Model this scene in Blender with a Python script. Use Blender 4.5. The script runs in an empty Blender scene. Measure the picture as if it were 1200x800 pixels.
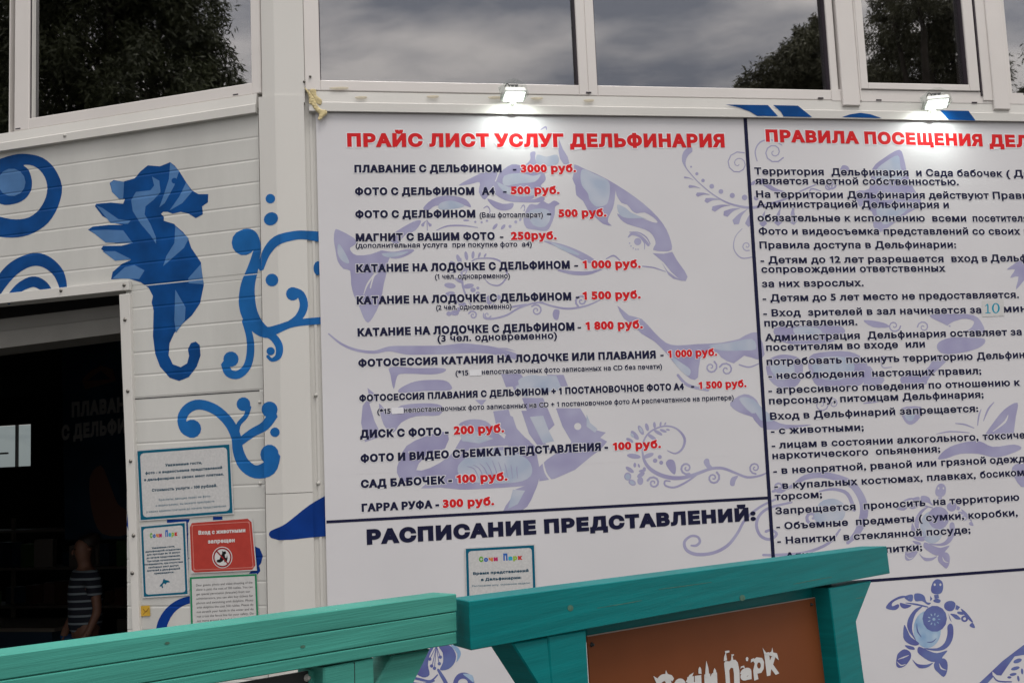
import bpy, bmesh, math, random
import numpy as np
from mathutils import Vector, Matrix
from mathutils.geometry import delaunay_2d_cdt
random.seed(7); rng = np.random.default_rng(7)
SC = bpy.context.scene
COL = SC.collection

# ------------------------------------------------------------------ camera
F = 1300.0; PITCH = 0.1104; ROLL = -0.043; A_R = 0.1771; A_L = -0.304; EYE = 1.75
UP = np.array([math.sin(ROLL)*math.cos(PITCH), -math.cos(ROLL)*math.cos(PITCH), math.sin(PITCH)])
X0 = np.array([1., 0, 0]); X0 -= UP*(X0@UP); X0 /= np.linalg.norm(X0)
Z0 = np.cross(X0, UP)
if Z0[2] < 0: Z0 = -Z0
W = np.array([X0, Z0, UP])                 # world = W @ (x right, y down, z forward)
CAMP = np.array([0., 0., EYE])
cam = bpy.data.cameras.new('camera'); cam.sensor_width = 36; cam.lens = 36*F/1200; cam.clip_end = 3000; cam.clip_start = .05
camo = bpy.data.objects.new('camera', cam); COL.objects.link(camo); SC.camera = camo
r_, u_, f_ = W@np.array([1., 0, 0]), W@np.array([0, -1., 0]), W@np.array([0, 0, 1.])
camo.matrix_world = Matrix(((r_[0], u_[0], -f_[0], 0), (r_[1], u_[1], -f_[1], 0), (r_[2], u_[2], -f_[2], EYE), (0, 0, 0, 1)))

# ------------------------------------------------------------------ sky, sun, exposure
SUN_EL, SUN_AZ = math.radians(66), math.radians(150)
wd = bpy.data.worlds.new('World'); SC.world = wd; wd.use_nodes = True
nt = wd.node_tree; nt.nodes.clear(); N = nt.nodes.new; Lk = nt.links.new
out = N('ShaderNodeOutputWorld'); bg = N('ShaderNodeBackground'); bg.inputs[1].default_value = .092
sky = N('ShaderNodeTexSky'); sky.sky_type = 'NISHITA'; sky.sun_disc = False; sky.sun_elevation = SUN_EL; sky.sun_rotation = SUN_AZ
sky.dust_density = 3
tc = N('ShaderNodeTexCoord'); mp = N('ShaderNodeMapping'); mp.inputs['Scale'].default_value = (1.0, 1.0, 3.2)
n1 = N('ShaderNodeTexNoise'); n1.inputs['Scale'].default_value = 3.4; n1.inputs['Detail'].default_value = 7; n1.inputs['Roughness'].default_value = .52; n1.inputs['Distortion'].default_value = .25
rp = N('ShaderNodeValToRGB'); rp.color_ramp.elements[0].position = .39; rp.color_ramp.elements[0].color = (4.3, 4.5, 5.1, 1)
rp.color_ramp.elements[1].position = .57; rp.color_ramp.elements[1].color = (13.2, 12.5, 11.8, 1)
mx = N('ShaderNodeMixRGB'); mx.inputs[0].default_value = .93
Lk(tc.outputs['Generated'], mp.inputs[0]); Lk(mp.outputs[0], n1.inputs['Vector']); Lk(n1.outputs[0], rp.inputs[0])
sx = N('ShaderNodeSeparateXYZ'); mr = N('ShaderNodeMapRange'); mr.inputs[1].default_value = 0; mr.inputs[2].default_value = 1; mr.inputs[3].default_value = .70; mr.inputs[4].default_value = 2.4
vm = N('ShaderNodeVectorMath'); vm.operation = 'SCALE'
Lk(tc.outputs['Generated'], sx.inputs[0]); Lk(sx.outputs[2], mr.inputs[0])
Lk(sky.outputs[0], mx.inputs[1]); Lk(rp.outputs[0], mx.inputs[2]); Lk(mx.outputs[0], vm.inputs[0]); Lk(mr.outputs[0], vm.inputs['Scale']); Lk(vm.outputs[0], bg.inputs[0]); Lk(bg.outputs[0], out.inputs[0])
sl = bpy.data.lights.new('sun', 'SUN'); sl.energy = 1.5; sl.angle = math.radians(20); sl.color = (1, .96, .9)
so = bpy.data.objects.new('sun', sl); COL.objects.link(so)
sd = Vector((math.sin(SUN_AZ)*math.cos(SUN_EL), math.cos(SUN_AZ)*math.cos(SUN_EL), math.sin(SUN_EL)))
so.rotation_euler = sd.to_track_quat('Z', 'Y').to_euler()
SC.view_settings.view_transform = 'Standard'; SC.view_settings.look = 'None'; SC.view_settings.gamma = 1
SC.view_settings.exposure = -0.16
SC.cycles.use_denoising = True

# ------------------------------------------------------------------ planes that carry pixels
class Plane:
    def __init__(s, o, u, v=(0, 0, 1)):
        s.o = np.array(o, float); s.u = np.array(u, float); s.u /= np.linalg.norm(s.u)
        s.v = np.array(v, float)
        s.n = np.cross(s.u, s.v); s.n /= np.linalg.norm(s.n)
        if s.n@(CAMP-s.o) < 0: s.n = -s.n
        s.v = np.cross(s.n, s.u); s.v *= np.sign(s.v[2])
    def uv(s, px, py, d=0.):
        r = W@np.array([px-600., py-400., F])
        t = ((s.o+s.n*d-CAMP)@s.n)/(r@s.n)
        q = CAMP+r*t-s.o
        return q@s.u, q@s.v
    def p(s, u, v, d=0.):
        return tuple(s.o+s.u*u+s.v*v+s.n*d)
    def px(s, x, y, d=0.):
        return s.p(*s.uv(x, y, d), d)
    def mpp(s, x, y, d=0.):                   # metres per photo pixel at that spot
        a = s.uv(x, y, d); b = s.uv(x, y+1, d)
        return abs(b[1]-a[1])
    def bounce(s, x, y, T, d=0.):             # where a reflection seen at that spot stands
        h = np.array(s.px(x, y, d)); r = h-CAMP; r /= np.linalg.norm(r)
        r = r-2*(r@s.n)*s.n
        return h+r*T
def ray(px, py, z): return CAMP+W@np.array([(px-600.)/F, (py-400.)/F, 1.])*z
C0 = ray(328, 400, 4.7); C0[2] = 0
PR = Plane(C0, (math.cos(A_R), math.sin(A_R), 0)); PL = Plane(C0, (math.cos(A_L), math.sin(A_L), 0))
a_, b_ = ray(549.5, 703.9, 2.02), ray(1039, 639.5, 3.65)
PF = Plane(a_, b_-a_)                          # teal fence face
a2, b2 = ray(0, 767, 1.42), ray(535, 695.3, 2.03)
PG = Plane(a2, b2-a2)                          # paler fence face

# ------------------------------------------------------------------ materials
def srgb(*c): return tuple(((x/255)/12.92 if x/255 <= .04045 else ((x/255+.055)/1.055)**2.4) for x in c)+(1,)
def mat(name, col, rough=.5, noise=0, scale=8, bump=0, bscale=60, stretch=(1, 1, 1), col2=None, metal=0, spec=None, emit=0, streak=None, det=5):
    m = bpy.data.materials.new(name); m.use_nodes = True; t = m.node_tree; b = t.nodes['Principled BSDF']
    b.inputs['Roughness'].default_value = rough; b.inputs['Metallic'].default_value = metal
    if spec is None: spec = .12 if any(k in name for k in ('brown', 'wall_paint', 'ink', 'print', 'poster', 'sign', 'sheet', 'logo', 'pictogram', 'patch')) else .25 if any(k in name for k in ('paint', 'panel', 'banner', 'paper')) else .5
    b.inputs['Specular IOR Level'].default_value = spec
    b.inputs['Base Color'].default_value = col
    if noise or bump or col2:
        tc = t.nodes.new('ShaderNodeTexCoord'); mp = t.nodes.new('ShaderNodeMapping'); mp.inputs['Scale'].default_value = stretch
        t.links.new(tc.outputs['Object'], mp.inputs[0])
    if noise or col2:
        n = t.nodes.new('ShaderNodeTexNoise'); n.inputs['Scale'].default_value = scale; n.inputs['Detail'].default_value = det
        t.links.new(mp.outputs[0], n.inputs['Vector'])
        r = t.nodes.new('ShaderNodeValToRGB'); r.color_ramp.elements[0].position = .32; r.color_ramp.elements[1].position = .7
        c2 = col2 or tuple(min(1, x*(1+noise)) for x in col[:3])+(1,)
        c1 = col if col2 else tuple(x*(1-noise) for x in col[:3])+(1,)
        r.color_ramp.elements[0].color = c1; r.color_ramp.elements[1].color = c2
        t.links.new(n.outputs[0], r.inputs[0]); t.links.new(r.outputs[0], b.inputs['Base Color'])
    if bump:
        n2 = t.nodes.new('ShaderNodeTexNoise'); n2.inputs['Scale'].default_value = bscale; n2.inputs['Detail'].default_value = 4
        t.links.new(mp.outputs[0], n2.inputs['Vector'])
        bp = t.nodes.new('ShaderNodeBump'); bp.inputs['Strength'].default_value = bump; bp.inputs['Distance'].default_value = .004
        t.links.new(n2.outputs[0], bp.inputs['Height']); t.links.new(bp.outputs[0], b.inputs['Normal'])
    if emit:
        b.inputs['Emission Color'].default_value = col; b.inputs['Emission Strength'].default_value = emit
    return m
M = {}
M['siding'] = mat('white_siding', (.56, .557, .53, 1), .42, .075, 4, .25, 30, (1, 1, .22))
M['trim'] = mat('white_trim', (.62, .606, .575, 1), .4, .04, 2.5, .12, 20, (1, 1, .3))
M['pvc'] = mat('window_plastic', (.70, .665, .64, 1), .32, .035, 3, .05, 20)
M['gasket'] = mat('rubber_gasket', (.03, .02, .03, 1), .6)
M['vinyl'] = mat('banner_vinyl', (.635, .625, .645, 1), .45, .03, 1.6, .4, 5, (1, 1, 1))
M['ink'] = mat('navy_ink', (.012, .013, .045, 1), .5)
M['head_ink'] = mat('dark_heading_ink', (.011, .012, .04, 1), .5)
M['red_ink'] = mat('red_ink', (.62, .018, .022, 1), .5)
M['halo'] = mat('white_outline_ink', (.74, .74, .77, 1), .5)
M['orn'] = mat('lilac_print', (.315, .30, .47, 1), .5, .12, 9, col2=(.39, .385, .54, 1), det=1)
M['orn_blue'] = mat('pale_blue_print', (.38, .44, .56, 1), .5, .1, 12, col2=(.50, .53, .61, 1), det=1)
M['orn_dark'] = mat('violet_blue_print', (.105, .115, .32, 1), .5, .1, 14, col2=(.13, .17, .38, 1), det=1)
M['orn_mid'] = mat('steel_blue_print', (.22, .36, .56, 1), .5, col2=(.42, .54, .66, 1), scale=16, det=1)
M['paint_blue'] = mat('cobalt_wall_paint', (.002, .058, .225, 1), .4, .2, 9)
M['paint_mid'] = mat('sky_blue_wall_paint', (.012, .125, .38, 1), .4, .14, 9)
M['paint_navy'] = mat('deep_blue_wall_paint', (.003, .036, .22, 1), .4, .15, 9)
M['paint_light'] = mat('light_blue_wall_paint', (.08, .19, .40, 1), .4, .12, 9)
M['teal'] = mat('teal_wood_paint', (.0005, .165, .170, 1), .45, .13, 24, .12, 120, (.12, .12, 3), spec=.15)
M['teal2'] = mat('sea_green_wood_paint', (.055, .29, .235, 1), .5, .2, 24, .16, 120, (.1, .1, 4), spec=.2)
M['knot'] = mat('wood_knot', (.05, .13, .09, 1), .6, .3, 60)
M['brown'] = mat('brown_panel', (.175, .052, .017, 1), .5, .08, 3, .05, 20)
M['panel_edge'] = mat('pale_panel_edge', (.3, .25, .22, 1), .5)
M['logo_white'] = mat('logo_white', (.62, .62, .61, 1), .5)
M['paper'] = mat('paper', (.56, .555, .55, 1), .55, .05, 40)
M['paper_dots'] = mat('speckled_paper', (.50, .50, .50, 1), .5, .0, 110, col2=(.585, .58, .575, 1))
M['p_teal'] = mat('poster_teal', (.003, .105, .18, 1), .5)
M['p_navy'] = mat('poster_text', (.006, .055, .10, 1), .5)
M['p_thin'] = mat('poster_small_text', (.07, .16, .22, 1), .5)
M['p_red'] = mat('sign_red', (.42, .05, .038, 1), .5, .06, 30)
M['p_pink'] = mat('sign_pale_line', (.56, .20, .17, 1), .5)
M['p_green'] = mat('sheet_green', (.02, .22, .10, 1), .5)
M['p_grey'] = mat('sheet_text', (.12, .12, .12, 1), .5)
M['p_black'] = mat('pictogram_black', (.012, .012, .012, 1), .5)
M['p_ban'] = mat('pictogram_red', (.28, .015, .02, 1), .5)
M['yellow'] = mat('yellow_sticker', (.55, .33, .03, 1), .5, .1, 30)
M['gold'] = mat('ochre_mark', (.25, .12, .01, 1), .5)
M['cyan'] = mat('cyan_ink', (.0, .27, .40, 1), .5)
M['foam'] = mat('yellowed_foam', (.60, .50, .27, 1), .8, .15, 40, .6, 60)
M['stain'] = mat('ochre_stain', (.60, .54, .42, 1), .7, .1, 50)
M['screw'] = mat('zinc_screw', (.18, .17, .155, 1), .4, metal=.6)
M['screw_w'] = mat('painted_screw', (.50, .49, .46, 1), .45)
M['dark'] = mat('dark_metal', (.02, .021, .023, 1), .45, metal=.2)
M['lampbody'] = mat('lamp_housing', (.30, .31, .30, 1), .35, metal=.4)
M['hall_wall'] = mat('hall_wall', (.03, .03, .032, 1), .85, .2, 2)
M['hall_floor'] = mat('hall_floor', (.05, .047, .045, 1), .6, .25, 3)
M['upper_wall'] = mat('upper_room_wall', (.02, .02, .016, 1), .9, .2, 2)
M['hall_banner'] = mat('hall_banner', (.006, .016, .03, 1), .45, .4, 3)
M['hall_text'] = mat('hall_text', (.17, .165, .16, 1), .5)
M['housing'] = mat('shutter_housing', (.17, .165, .15, 1), .5, .08, 6)
M['skin'] = mat('skin', (.24, .12, .08, 1), .55, .1, 20)
M['hair'] = mat('hair', (.02, .013, .01, 1), .6, .3, 90)
M['shorts'] = mat('blue_shorts', (.025, .10, .26, 1), .8, .1, 30)
M['shoe'] = mat('shoe', (.03, .03, .03, 1), .6)
M['paving'] = mat('grey_paving', (.06, .058, .055, 1), .85, .2, 2, .4, 30)
M['bark'] = mat('bark', (.06, .05, .04, 1), .9, .3, 6)
M['leaf'] = mat('leaf', (.06, .07, .028, 1), .6, .35, 2)
M['leaf2'] = mat('leaf_pale', (.12, .12, .07, 1), .6, .35, 2)
for nm, c in (('c_green', (.12, .36, .03)), ('c_blue', (.01, .10, .42)), ('c_orange', (.60, .18, .02)), ('c_pink', (.45, .02, .12)),
              ('c_cyan', (.01, .33, .50)), ('c_lime', (.28, .42, .03)), ('c_red', (.50, .02, .02)),
              ('g_a', (.07, .03, .02)), ('g_b', (.018, .035, .06)), ('g_c', (.14, .12, .10)), ('g_d', (.06, .12, .04))):
    M[nm] = mat(nm, c+(1,), .5)
# lamp glass
m = bpy.data.materials.new('lit_panel'); m.use_nodes = True; b = m.node_tree.nodes['Principled BSDF']
b.inputs['Base Color'].default_value = (.9, .95, .9, 1); b.inputs['Emission Color'].default_value = (.93, 1, .94, 1); b.inputs['Emission Strength'].default_value = 5; M['lit'] = m
# window glass: clear pane with its mirror reflection
m = bpy.data.materials.new('window_glass'); m.use_nodes = True; t = m.node_tree; t.nodes.clear()
o_ = t.nodes.new('ShaderNodeOutputMaterial'); mi = t.nodes.new('ShaderNodeMixShader'); tr = t.nodes.new('ShaderNodeBsdfTransparent'); gl = t.nodes.new('ShaderNodeBsdfGlossy')
tr.inputs[0].default_value = (.62, .63, .62, 1); gl.inputs['Roughness'].default_value = .012; gl.inputs[0].default_value = (.98, .97, 1, 1)
lw = t.nodes.new('ShaderNodeFresnel'); lw.inputs['IOR'].default_value = 1.5
ma = t.nodes.new('ShaderNodeMath'); ma.operation = 'MULTIPLY_ADD'; ma.inputs[1].default_value = 1.6; ma.inputs[2].default_value = .17; ma.use_clamp = True
tc = t.nodes.new('ShaderNodeTexCoord'); nn = t.nodes.new('ShaderNodeTexNoise'); nn.inputs['Scale'].default_value = 2.2; nn.inputs['Detail'].default_value = 1
bp = t.nodes.new('ShaderNodeBump'); bp.inputs['Strength'].default_value = .08; bp.inputs['Distance'].default_value = .01
t.links.new(tc.outputs['Object'], nn.inputs['Vector']); t.links.new(nn.outputs[0], bp.inputs['Height']); t.links.new(bp.outputs[0], gl.inputs['Normal'])
t.links.new(lw.outputs[0], ma.inputs[0]); t.links.new(ma.outputs[0], mi.inputs[0]); t.links.new(tr.outputs[0], mi.inputs[1]); t.links.new(gl.outputs[0], mi.inputs[2]); t.links.new(mi.outputs[0], o_.inputs[0])
M['glass'] = m
m = bpy.data.materials.new('clear_plastic'); m.use_nodes = True; t = m.node_tree; t.nodes.clear()
o_ = t.nodes.new('ShaderNodeOutputMaterial'); mi = t.nodes.new('ShaderNodeMixShader'); tr = t.nodes.new('ShaderNodeBsdfTransparent'); gl = t.nodes.new('ShaderNodeBsdfPrincipled')
tr.inputs[0].default_value = (.93, .95, .94, 1); gl.inputs['Base Color'].default_value = (.7, .75, .72, 1); gl.inputs['Roughness'].default_value = .2; mi.inputs[0].default_value = .14
t.links.new(tr.outputs[0], mi.inputs[1]); t.links.new(gl.outputs[0], mi.inputs[2]); t.links.new(mi.outputs[0], o_.inputs[0]); M['clear'] = m
# striped shirt
m = mat('striped_shirt', (.02, .022, .035, 1), .8); t = m.node_tree
tc = t.nodes.new('ShaderNodeTexCoord'); sx = t.nodes.new('ShaderNodeSeparateXYZ'); mu = t.nodes.new('ShaderNodeMath'); mu.operation = 'MULTIPLY'; mu.inputs[1].default_value = 17
fr = t.nodes.new('ShaderNodeMath'); fr.operation = 'FRACT'; gt = t.nodes.new('ShaderNodeMath'); gt.operation = 'GREATER_THAN'; gt.inputs[1].default_value = .72
mc = t.nodes.new('ShaderNodeMixRGB'); mc.inputs[1].default_value = (.016, .02, .035, 1); mc.inputs[2].default_value = (.26, .31, .35, 1)
t.links.new(tc.outputs['Object'], sx.inputs[0]); t.links.new(sx.outputs[2], mu.inputs[0]); t.links.new(mu.outputs[0], fr.inputs[0]); t.links.new(fr.outputs[0], gt.inputs[0])
t.links.new(gt.outputs[0], mc.inputs[0]); t.links.new(mc.outputs[0], t.nodes['Principled BSDF'].inputs['Base Color']); M['shirt'] = m

# ------------------------------------------------------------------ object helpers
def mesh_obj(name, verts, faces, m, parent=None, smooth=False):
    me = bpy.data.meshes.new(name); me.from_pydata([tuple(v) for v in verts], [], faces); me.update()
    me.materials.append(M[m] if isinstance(m, str) else m)
    if smooth: me.polygons.foreach_set('use_smooth', [True]*len(me.polygons))
    o = bpy.data.objects.new(name, me); COL.objects.link(o)
    if parent: adopt(o, parent)
    return o
def adopt(o, parent):
    o.parent = parent; o.matrix_parent_inverse = parent_inv(parent)
def parent_inv(p): return world_of(p).inverted()
def world_of(p):
    m = Matrix.LocRotScale(p.location, p.rotation_euler, p.scale)
    if p.parent: m = world_of(p.parent)@p.matrix_parent_inverse@m
    return m
def tag(o, label=None, cat=None, group=None, kind=None):
    if label: o['label'] = label
    if cat: o['category'] = cat
    if group: o['group'] = group
    if kind: o['kind'] = kind
    return o
def thing(name, label, cat, loc, group=None):
    o = bpy.data.objects.new(name, None); COL.objects.link(o); o.location = loc; o.empty_display_size = .1
    return tag(o, label, cat, group)
def prism_mesh(P, poly, d0, d1, bev=0):
    """closed block from a polygon in (u,v), from depth d1 (back) to d0 (front)"""
    a = sum(poly[i][0]*poly[(i+1) % len(poly)][1]-poly[(i+1) % len(poly)][0]*poly[i][1] for i in range(len(poly)))
    if a < 0: poly = poly[::-1]
    n = len(poly); vs = []; fs = []
    if bev:
        cx = sum(q[0] for q in poly)/n; cy = sum(q[1] for q in poly)/n
        inn = inset(poly, bev)
        rings = [(poly, d1), (poly, d0-bev), (inn, d0)]
    else: rings = [(poly, d1), (poly, d0)]
    for pl, d in rings: vs += [P.p(u, v, d) for u, v in pl]
    k = len(rings)
    fs.append(list(range(n))[::-1]); fs.append(list(range((k-1)*n, k*n)))
    for r in range(k-1):
        for i in range(n):
            j = (i+1) % n; fs.append([r*n+i, r*n+j, (r+1)*n+j, (r+1)*n+i])
    return vs, fs
def inset(poly, e):
    n = len(poly); res = []
    for i in range(n):
        p0, p1, p2 = np.array(poly[i-1]), np.array(poly[i]), np.array(poly[(i+1) % n])
        a = p1-p0; b = p2-p1; a = a/(np.linalg.norm(a)+1e-12); b = b/(np.linalg.norm(b)+1e-12)
        na = np.array([-a[1], a[0]]); nb = np.array([-b[1], b[0]]); mm = na+nb; mm = mm/max(.3, (mm@mm)/2)
        res.append(tuple(p1+mm*e))
    return res
def prism(name, P, poly, d0, d1, m, parent=None, bev=0):
    vs, fs = prism_mesh(P, poly, d0, d1, bev)
    return fixn(mesh_obj(name, vs, fs, m, parent))
def fixn(o):
    bm = bmesh.new(); bm.from_mesh(o.data); bmesh.ops.recalc_face_normals(bm, faces=bm.faces); bm.to_mesh(o.data); bm.free(); return o
def rect(P, x0, x1, yt, yb, d=0, xr=None, yr=None):
    xr = (x0+x1)/2 if xr is None else xr; yr = (yt+yb)/2 if yr is None else yr
    u0 = P.uv(x0, yr, d)[0]; u1 = P.uv(x1, yr, d)[0]; v1 = P.uv(xr, yt, d)[1]; v0 = P.uv(xr, yb, d)[1]
    return [(u0, v0), (u1, v0), (u1, v1), (u0, v1)]
def pxpoly(P, pts, d=0): return [P.uv(x, y, d) for x, y in pts]
def multi(name, parts, m, parent=None, smooth=False):
    V = []; Fc = []
    for vs, fs in parts:
        k = len(V); V += list(vs); Fc += [[i+k for i in f] for f in fs]
    return mesh_obj(name, V, Fc, m, parent, smooth)
def lathe(P, u, v, prof, n=14):
    """prof: list of (radius, d)"""
    vs = []; fs = []
    for r, d in prof:
        for i in range(n):
            a = 2*math.pi*i/n; vs.append(P.p(u+r*math.cos(a), v+r*math.sin(a), d))
    for k in range(len(prof)-1):
        for i in range(n):
            j = (i+1) % n; fs.append([k*n+i, k*n+j, (k+1)*n+j, (k+1)*n+i])
    fs.append(list(range((len(prof)-1)*n, len(prof)*n)))
    return vs, fs
def screw(P, x, y, d, parent, r=.0055, m='screw', name='screw'):
    u, v = P.uv(x, y, d)
    vs, fs = lathe(P, u, v, [(r*1.5, d), (r*1.5, d+.0015), (r, d+.002), (r*.9, d+.006), (r*.5, d+.0075)], 10)
    return fixn(mesh_obj(name, vs, fs, m, parent, True))

# ------------------------------------------------------------------ flat print: filled outlines
def area(c): 
    c = np.asarray(c); return .5*float(np.sum(c[:, 0]*np.roll(c[:, 1], -1)-np.roll(c[:, 0], -1)*c[:, 1]))
def ccw(c, s=1):
    c = [tuple(q) for q in c]
    return c if (area(c) > 0) == (s > 0) else c[::-1]
def fill(contours):
    """non-zero winding fill -> verts, tris"""
    co = []; ed = []
    for c in contours:
        k = len(co); n = len(c); co += [Vector((float(q[0]), float(q[1]))) for q in c]; ed += [(k+i, k+(i+1) % n) for i in range(n)]
    if len(co) < 3: return [], []
    r = delaunay_2d_cdt(co, ed, [], 0, 1e-7)
    V = np.array([(v[0], v[1]) for v in r[0]]); T = [tuple(f) for f in r[2]]
    if not T: return [], []
    Tn = np.array([t for t in T if len(t) == 3]); cen = V[Tn].mean(axis=1)
    wn = np.zeros(len(cen), int)
    for c in contours:
        a = np.asarray(c, float); b = np.roll(a, -1, axis=0)
        for (x1, y1), (x2, y2) in zip(a, b):
            if y1 == y2: continue
            up = (y1 <= cen[:, 1]) & (y2 > cen[:, 1]); dn = (y2 <= cen[:, 1]) & (y1 > cen[:, 1])
            cr = (x2-x1)*(cen[:, 1]-y1)-(cen[:, 0]-x1)*(y2-y1)
            wn += (up & (cr > 0)).astype(int)-(dn & (cr < 0)).astype(int)
    Tn = Tn[wn > 0] if True else Tn
    used = np.unique(Tn); mp = -np.ones(len(V), int); mp[used] = np.arange(len(used))
    return V[used], mp[Tn]
def catmull(pts, closed=False, n=4):
    p = [np.array(q, float) for q in pts]; L = len(p); res = []
    for i in range(L if closed else L-1):
        if closed: a, b, c, d = p[i-1], p[i], p[(i+1) % L], p[(i+2) % L]
        else: a, b, c, d = p[max(0, i-1)], p[i], p[i+1], p[min(L-1, i+2)]
        for k in range(n):
            t = k/n; res.append(.5*((2*b)+(c-a)*t+(2*a-5*b+4*c-d)*t*t+(3*b-a-3*c+d)*t**3))
    if not closed: res.append(p[-1])
    return res
def stroke(pts, n=4, w=None, cap=True):
    q = catmull([(a[0], a[1], a[2] if w is None else w) for a in pts], False, n); L = []; R = []
    for i, p in enumerate(q):
        t = q[min(i+1, len(q)-1)][:2]-q[max(i-1, 0)][:2]; t = t/(np.linalg.norm(t)+1e-9); nr = np.array([-t[1], t[0]]); h = max(p[2], .5)/2
        L.append(tuple(p[:2]+nr*h)); R.append(tuple(p[:2]-nr*h))
        if cap and i in (0, len(q)-1) and h > 1:
            e = p[:2]+(t if i else -t)*h*.8
            if i: L.append(tuple(e))
            else: L.insert(0, tuple(e))
    return L+R[::-1]
def blob(pts, n=3): return [tuple(x) for x in catmull(pts, True, n)]
def ell(x, y, rx, ry=None, a=0, n=14):
    ry = ry or rx; a = math.radians(a)
    return [(x+rx*math.cos(t)*math.cos(a)-ry*math.sin(t)*math.sin(a), y+rx*math.cos(t)*math.sin(a)+ry*math.sin(t)*math.cos(a)) for t in [2*math.pi*i/n for i in range(n)]]
def spiral(x, y, R, turns=1.6, start=0, w=6, r0=.12, dirn=1):
    k = int(turns*10)+1; s = math.radians(start); pts = []
    for i in range(k):
        f = i/(k-1); r = R*(1-(1-r0)*f); a = s+dirn*2*math.pi*turns*f; pts.append((x+r*math.cos(a), y+r*math.sin(a), w*(1-.35*f)))
    return stroke(pts, 1)
def drop(hx, hy, r, tx, ty):
    return stroke([(tx, ty, 1.5), ((hx+tx)/2+(ty-hy)*.08, (hy+ty)/2-(hx-tx)*.08*-1, r*.9), (hx, hy, r*2)], 3)
def T_(ox, oy, s, polys): return [[(ox+x/s, oy+y/s) for x, y in c] for c in polys]
def print_on(name, P, polys, d, m, parent, holes=(), thick=0):
    """polys / holes in photo pixels"""
    cs = []
    for c in polys: cs.append(ccw([P.uv(x, y, d) for x, y in c], 1))
    for c in holes: cs.append(ccw([P.uv(x, y, d) for x, y in c], -1))
    V, T = fill(cs)
    if len(V) == 0: return None
    return face_cam(mesh_obj(name, [P.p(u, v, d) for u, v in V], [list(map(int, t)) for t in T], m, parent), P)
def face_cam(o, P):
    me = o.data
    if len(me.polygons) and Vector(P.n).dot(me.polygons[0].normal) < 0: me.flip_normals()
    return o

def split_loose(o, small=.028):
    bm = bmesh.new(); bm.from_mesh(o.data); bmesh.ops.remove_doubles(bm, verts=bm.verts, dist=1e-5)
    todo = set(bm.faces); isl = []
    while todo:
        f0 = todo.pop(); st = [f0]; g = [f0]
        while st:
            f = st.pop()
            for e in f.edges:
                for h in e.link_faces:
                    if h in todo: todo.discard(h); st.append(h); g.append(h)
        isl.append(g)
    if len(isl) < 2: bm.free(); return
    def build(gs):
        V = {}; co = []; fs = []
        for g in gs:
            for f in g:
                r = []
                for v in f.verts:
                    if v not in V: V[v] = len(co); co.append(tuple(v.co))
                    r.append(V[v])
                fs.append(r)
        return co, fs
    def size(g):
        p = np.array([tuple(v.co) for f in g for v in f.verts]); return np.linalg.norm(p.max(0)-p.min(0))
    big = [g for g in isl if size(g) >= small]; tiny = [g for g in isl if size(g) < small]
    sets = [([g], False) for g in big]
    if tiny: sets.append((tiny, len(tiny) > 1))
    mt = o.data.materials[0]; par = o.parent; nm = o.name.split('.')[0]; first = True
    data = [(build(gs), st) for gs, st in sets]; bm.free()
    for (co, fs), st in data:
        me = bpy.data.meshes.new(nm); me.from_pydata(co, [], fs); me.materials.append(mt)
        if first: o.data = me; q = o; first = False
        else: q = bpy.data.objects.new(nm, me); COL.objects.link(q); adopt(q, par)
        if st: q['kind'] = 'stuff'

# ------------------------------------------------------------------ lettering from the built-in font
GL = {}
def raw_text(s):
    c = bpy.data.curves.new('tmp', 'FONT'); c.body = s; c.size = 1; c.fill_mode = 'NONE' if hasattr(c, 'fill_mode') else 'NONE'
    o = bpy.data.objects.new('tmp', c); COL.objects.link(o)
    dg = bpy.context.evaluated_depsgraph_get(); oe = o.evaluated_get(dg)
    cu = oe.to_curve(dg); out = []
    for s_ in cu.splines:
        bp = s_.bezier_points; n = len(bp); pts = []
        if n:
            for i in range(n):
                a, b = bp[i], bp[(i+1) % n]; p0, p1, p2, p3 = [np.array(x[:2]) for x in (a.co, a.handle_right, b.handle_left, b.co)]
                str8 = abs(np.cross(p1-p0, p3-p0)) < 1e-5 and abs(np.cross(p2-p0, p3-p0)) < 1e-5
                for k in range(1 if str8 else 4):
                    t = k/4; pts.append(p0*(1-t)**3+3*p1*t*(1-t)**2+3*p2*t*t*(1-t)+p3*t**3)
        else: pts = [np.array(p.co[:2]) for p in s_.points]
        q = [pts[0]]
        for p in pts[1:]:
            if np.linalg.norm(p-q[-1]) > 1e-4: q.append(p)
        if np.linalg.norm(q[0]-q[-1]) < 1e-4: q.pop()
        if len(q) > 2: out.append(np.array(q))
    oe.to_curve_clear(); bpy.data.objects.remove(o); bpy.data.curves.remove(c)
    return out
def glyph(ch):
    if ch in GL: return GL[ch]
    if ch == '1' and 'HH' in GL:
        c = GL['cap']; GL[ch] = ([np.array([(.21, 0), (.30, 0), (.30, c), (.225, c), (.175, c*.90), (.06, c*.86), (.06, c*.76), (.21, c*.78)])], .40); return GL[ch]
    if ch == ' ': GL[ch] = ([], .30); return GL[ch]
    if 'HH' not in GL:
        z = raw_text('HH'); xs = sorted(c[:, 0].min() for c in z); GL['HH'] = xs[1]-xs[0]; GL['H0'] = xs[0]; GL['cap'] = max(c[:, 1].max() for c in z)
    full = raw_text(ch+'H'); mx = max(c[:, 0].min() for c in full)
    # the trailing H is the contour with the largest left edge among 12-gons
    cs = [c for c in full if c[:, 0].min() < mx-1e-3]
    # H may be one contour starting at mx
    adv = mx-GL['H0']
    if sum(area(c) for c in cs) < 0: cs = [c[::-1] for c in cs]
    GL[ch] = (cs, adv); return GL[ch]
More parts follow.
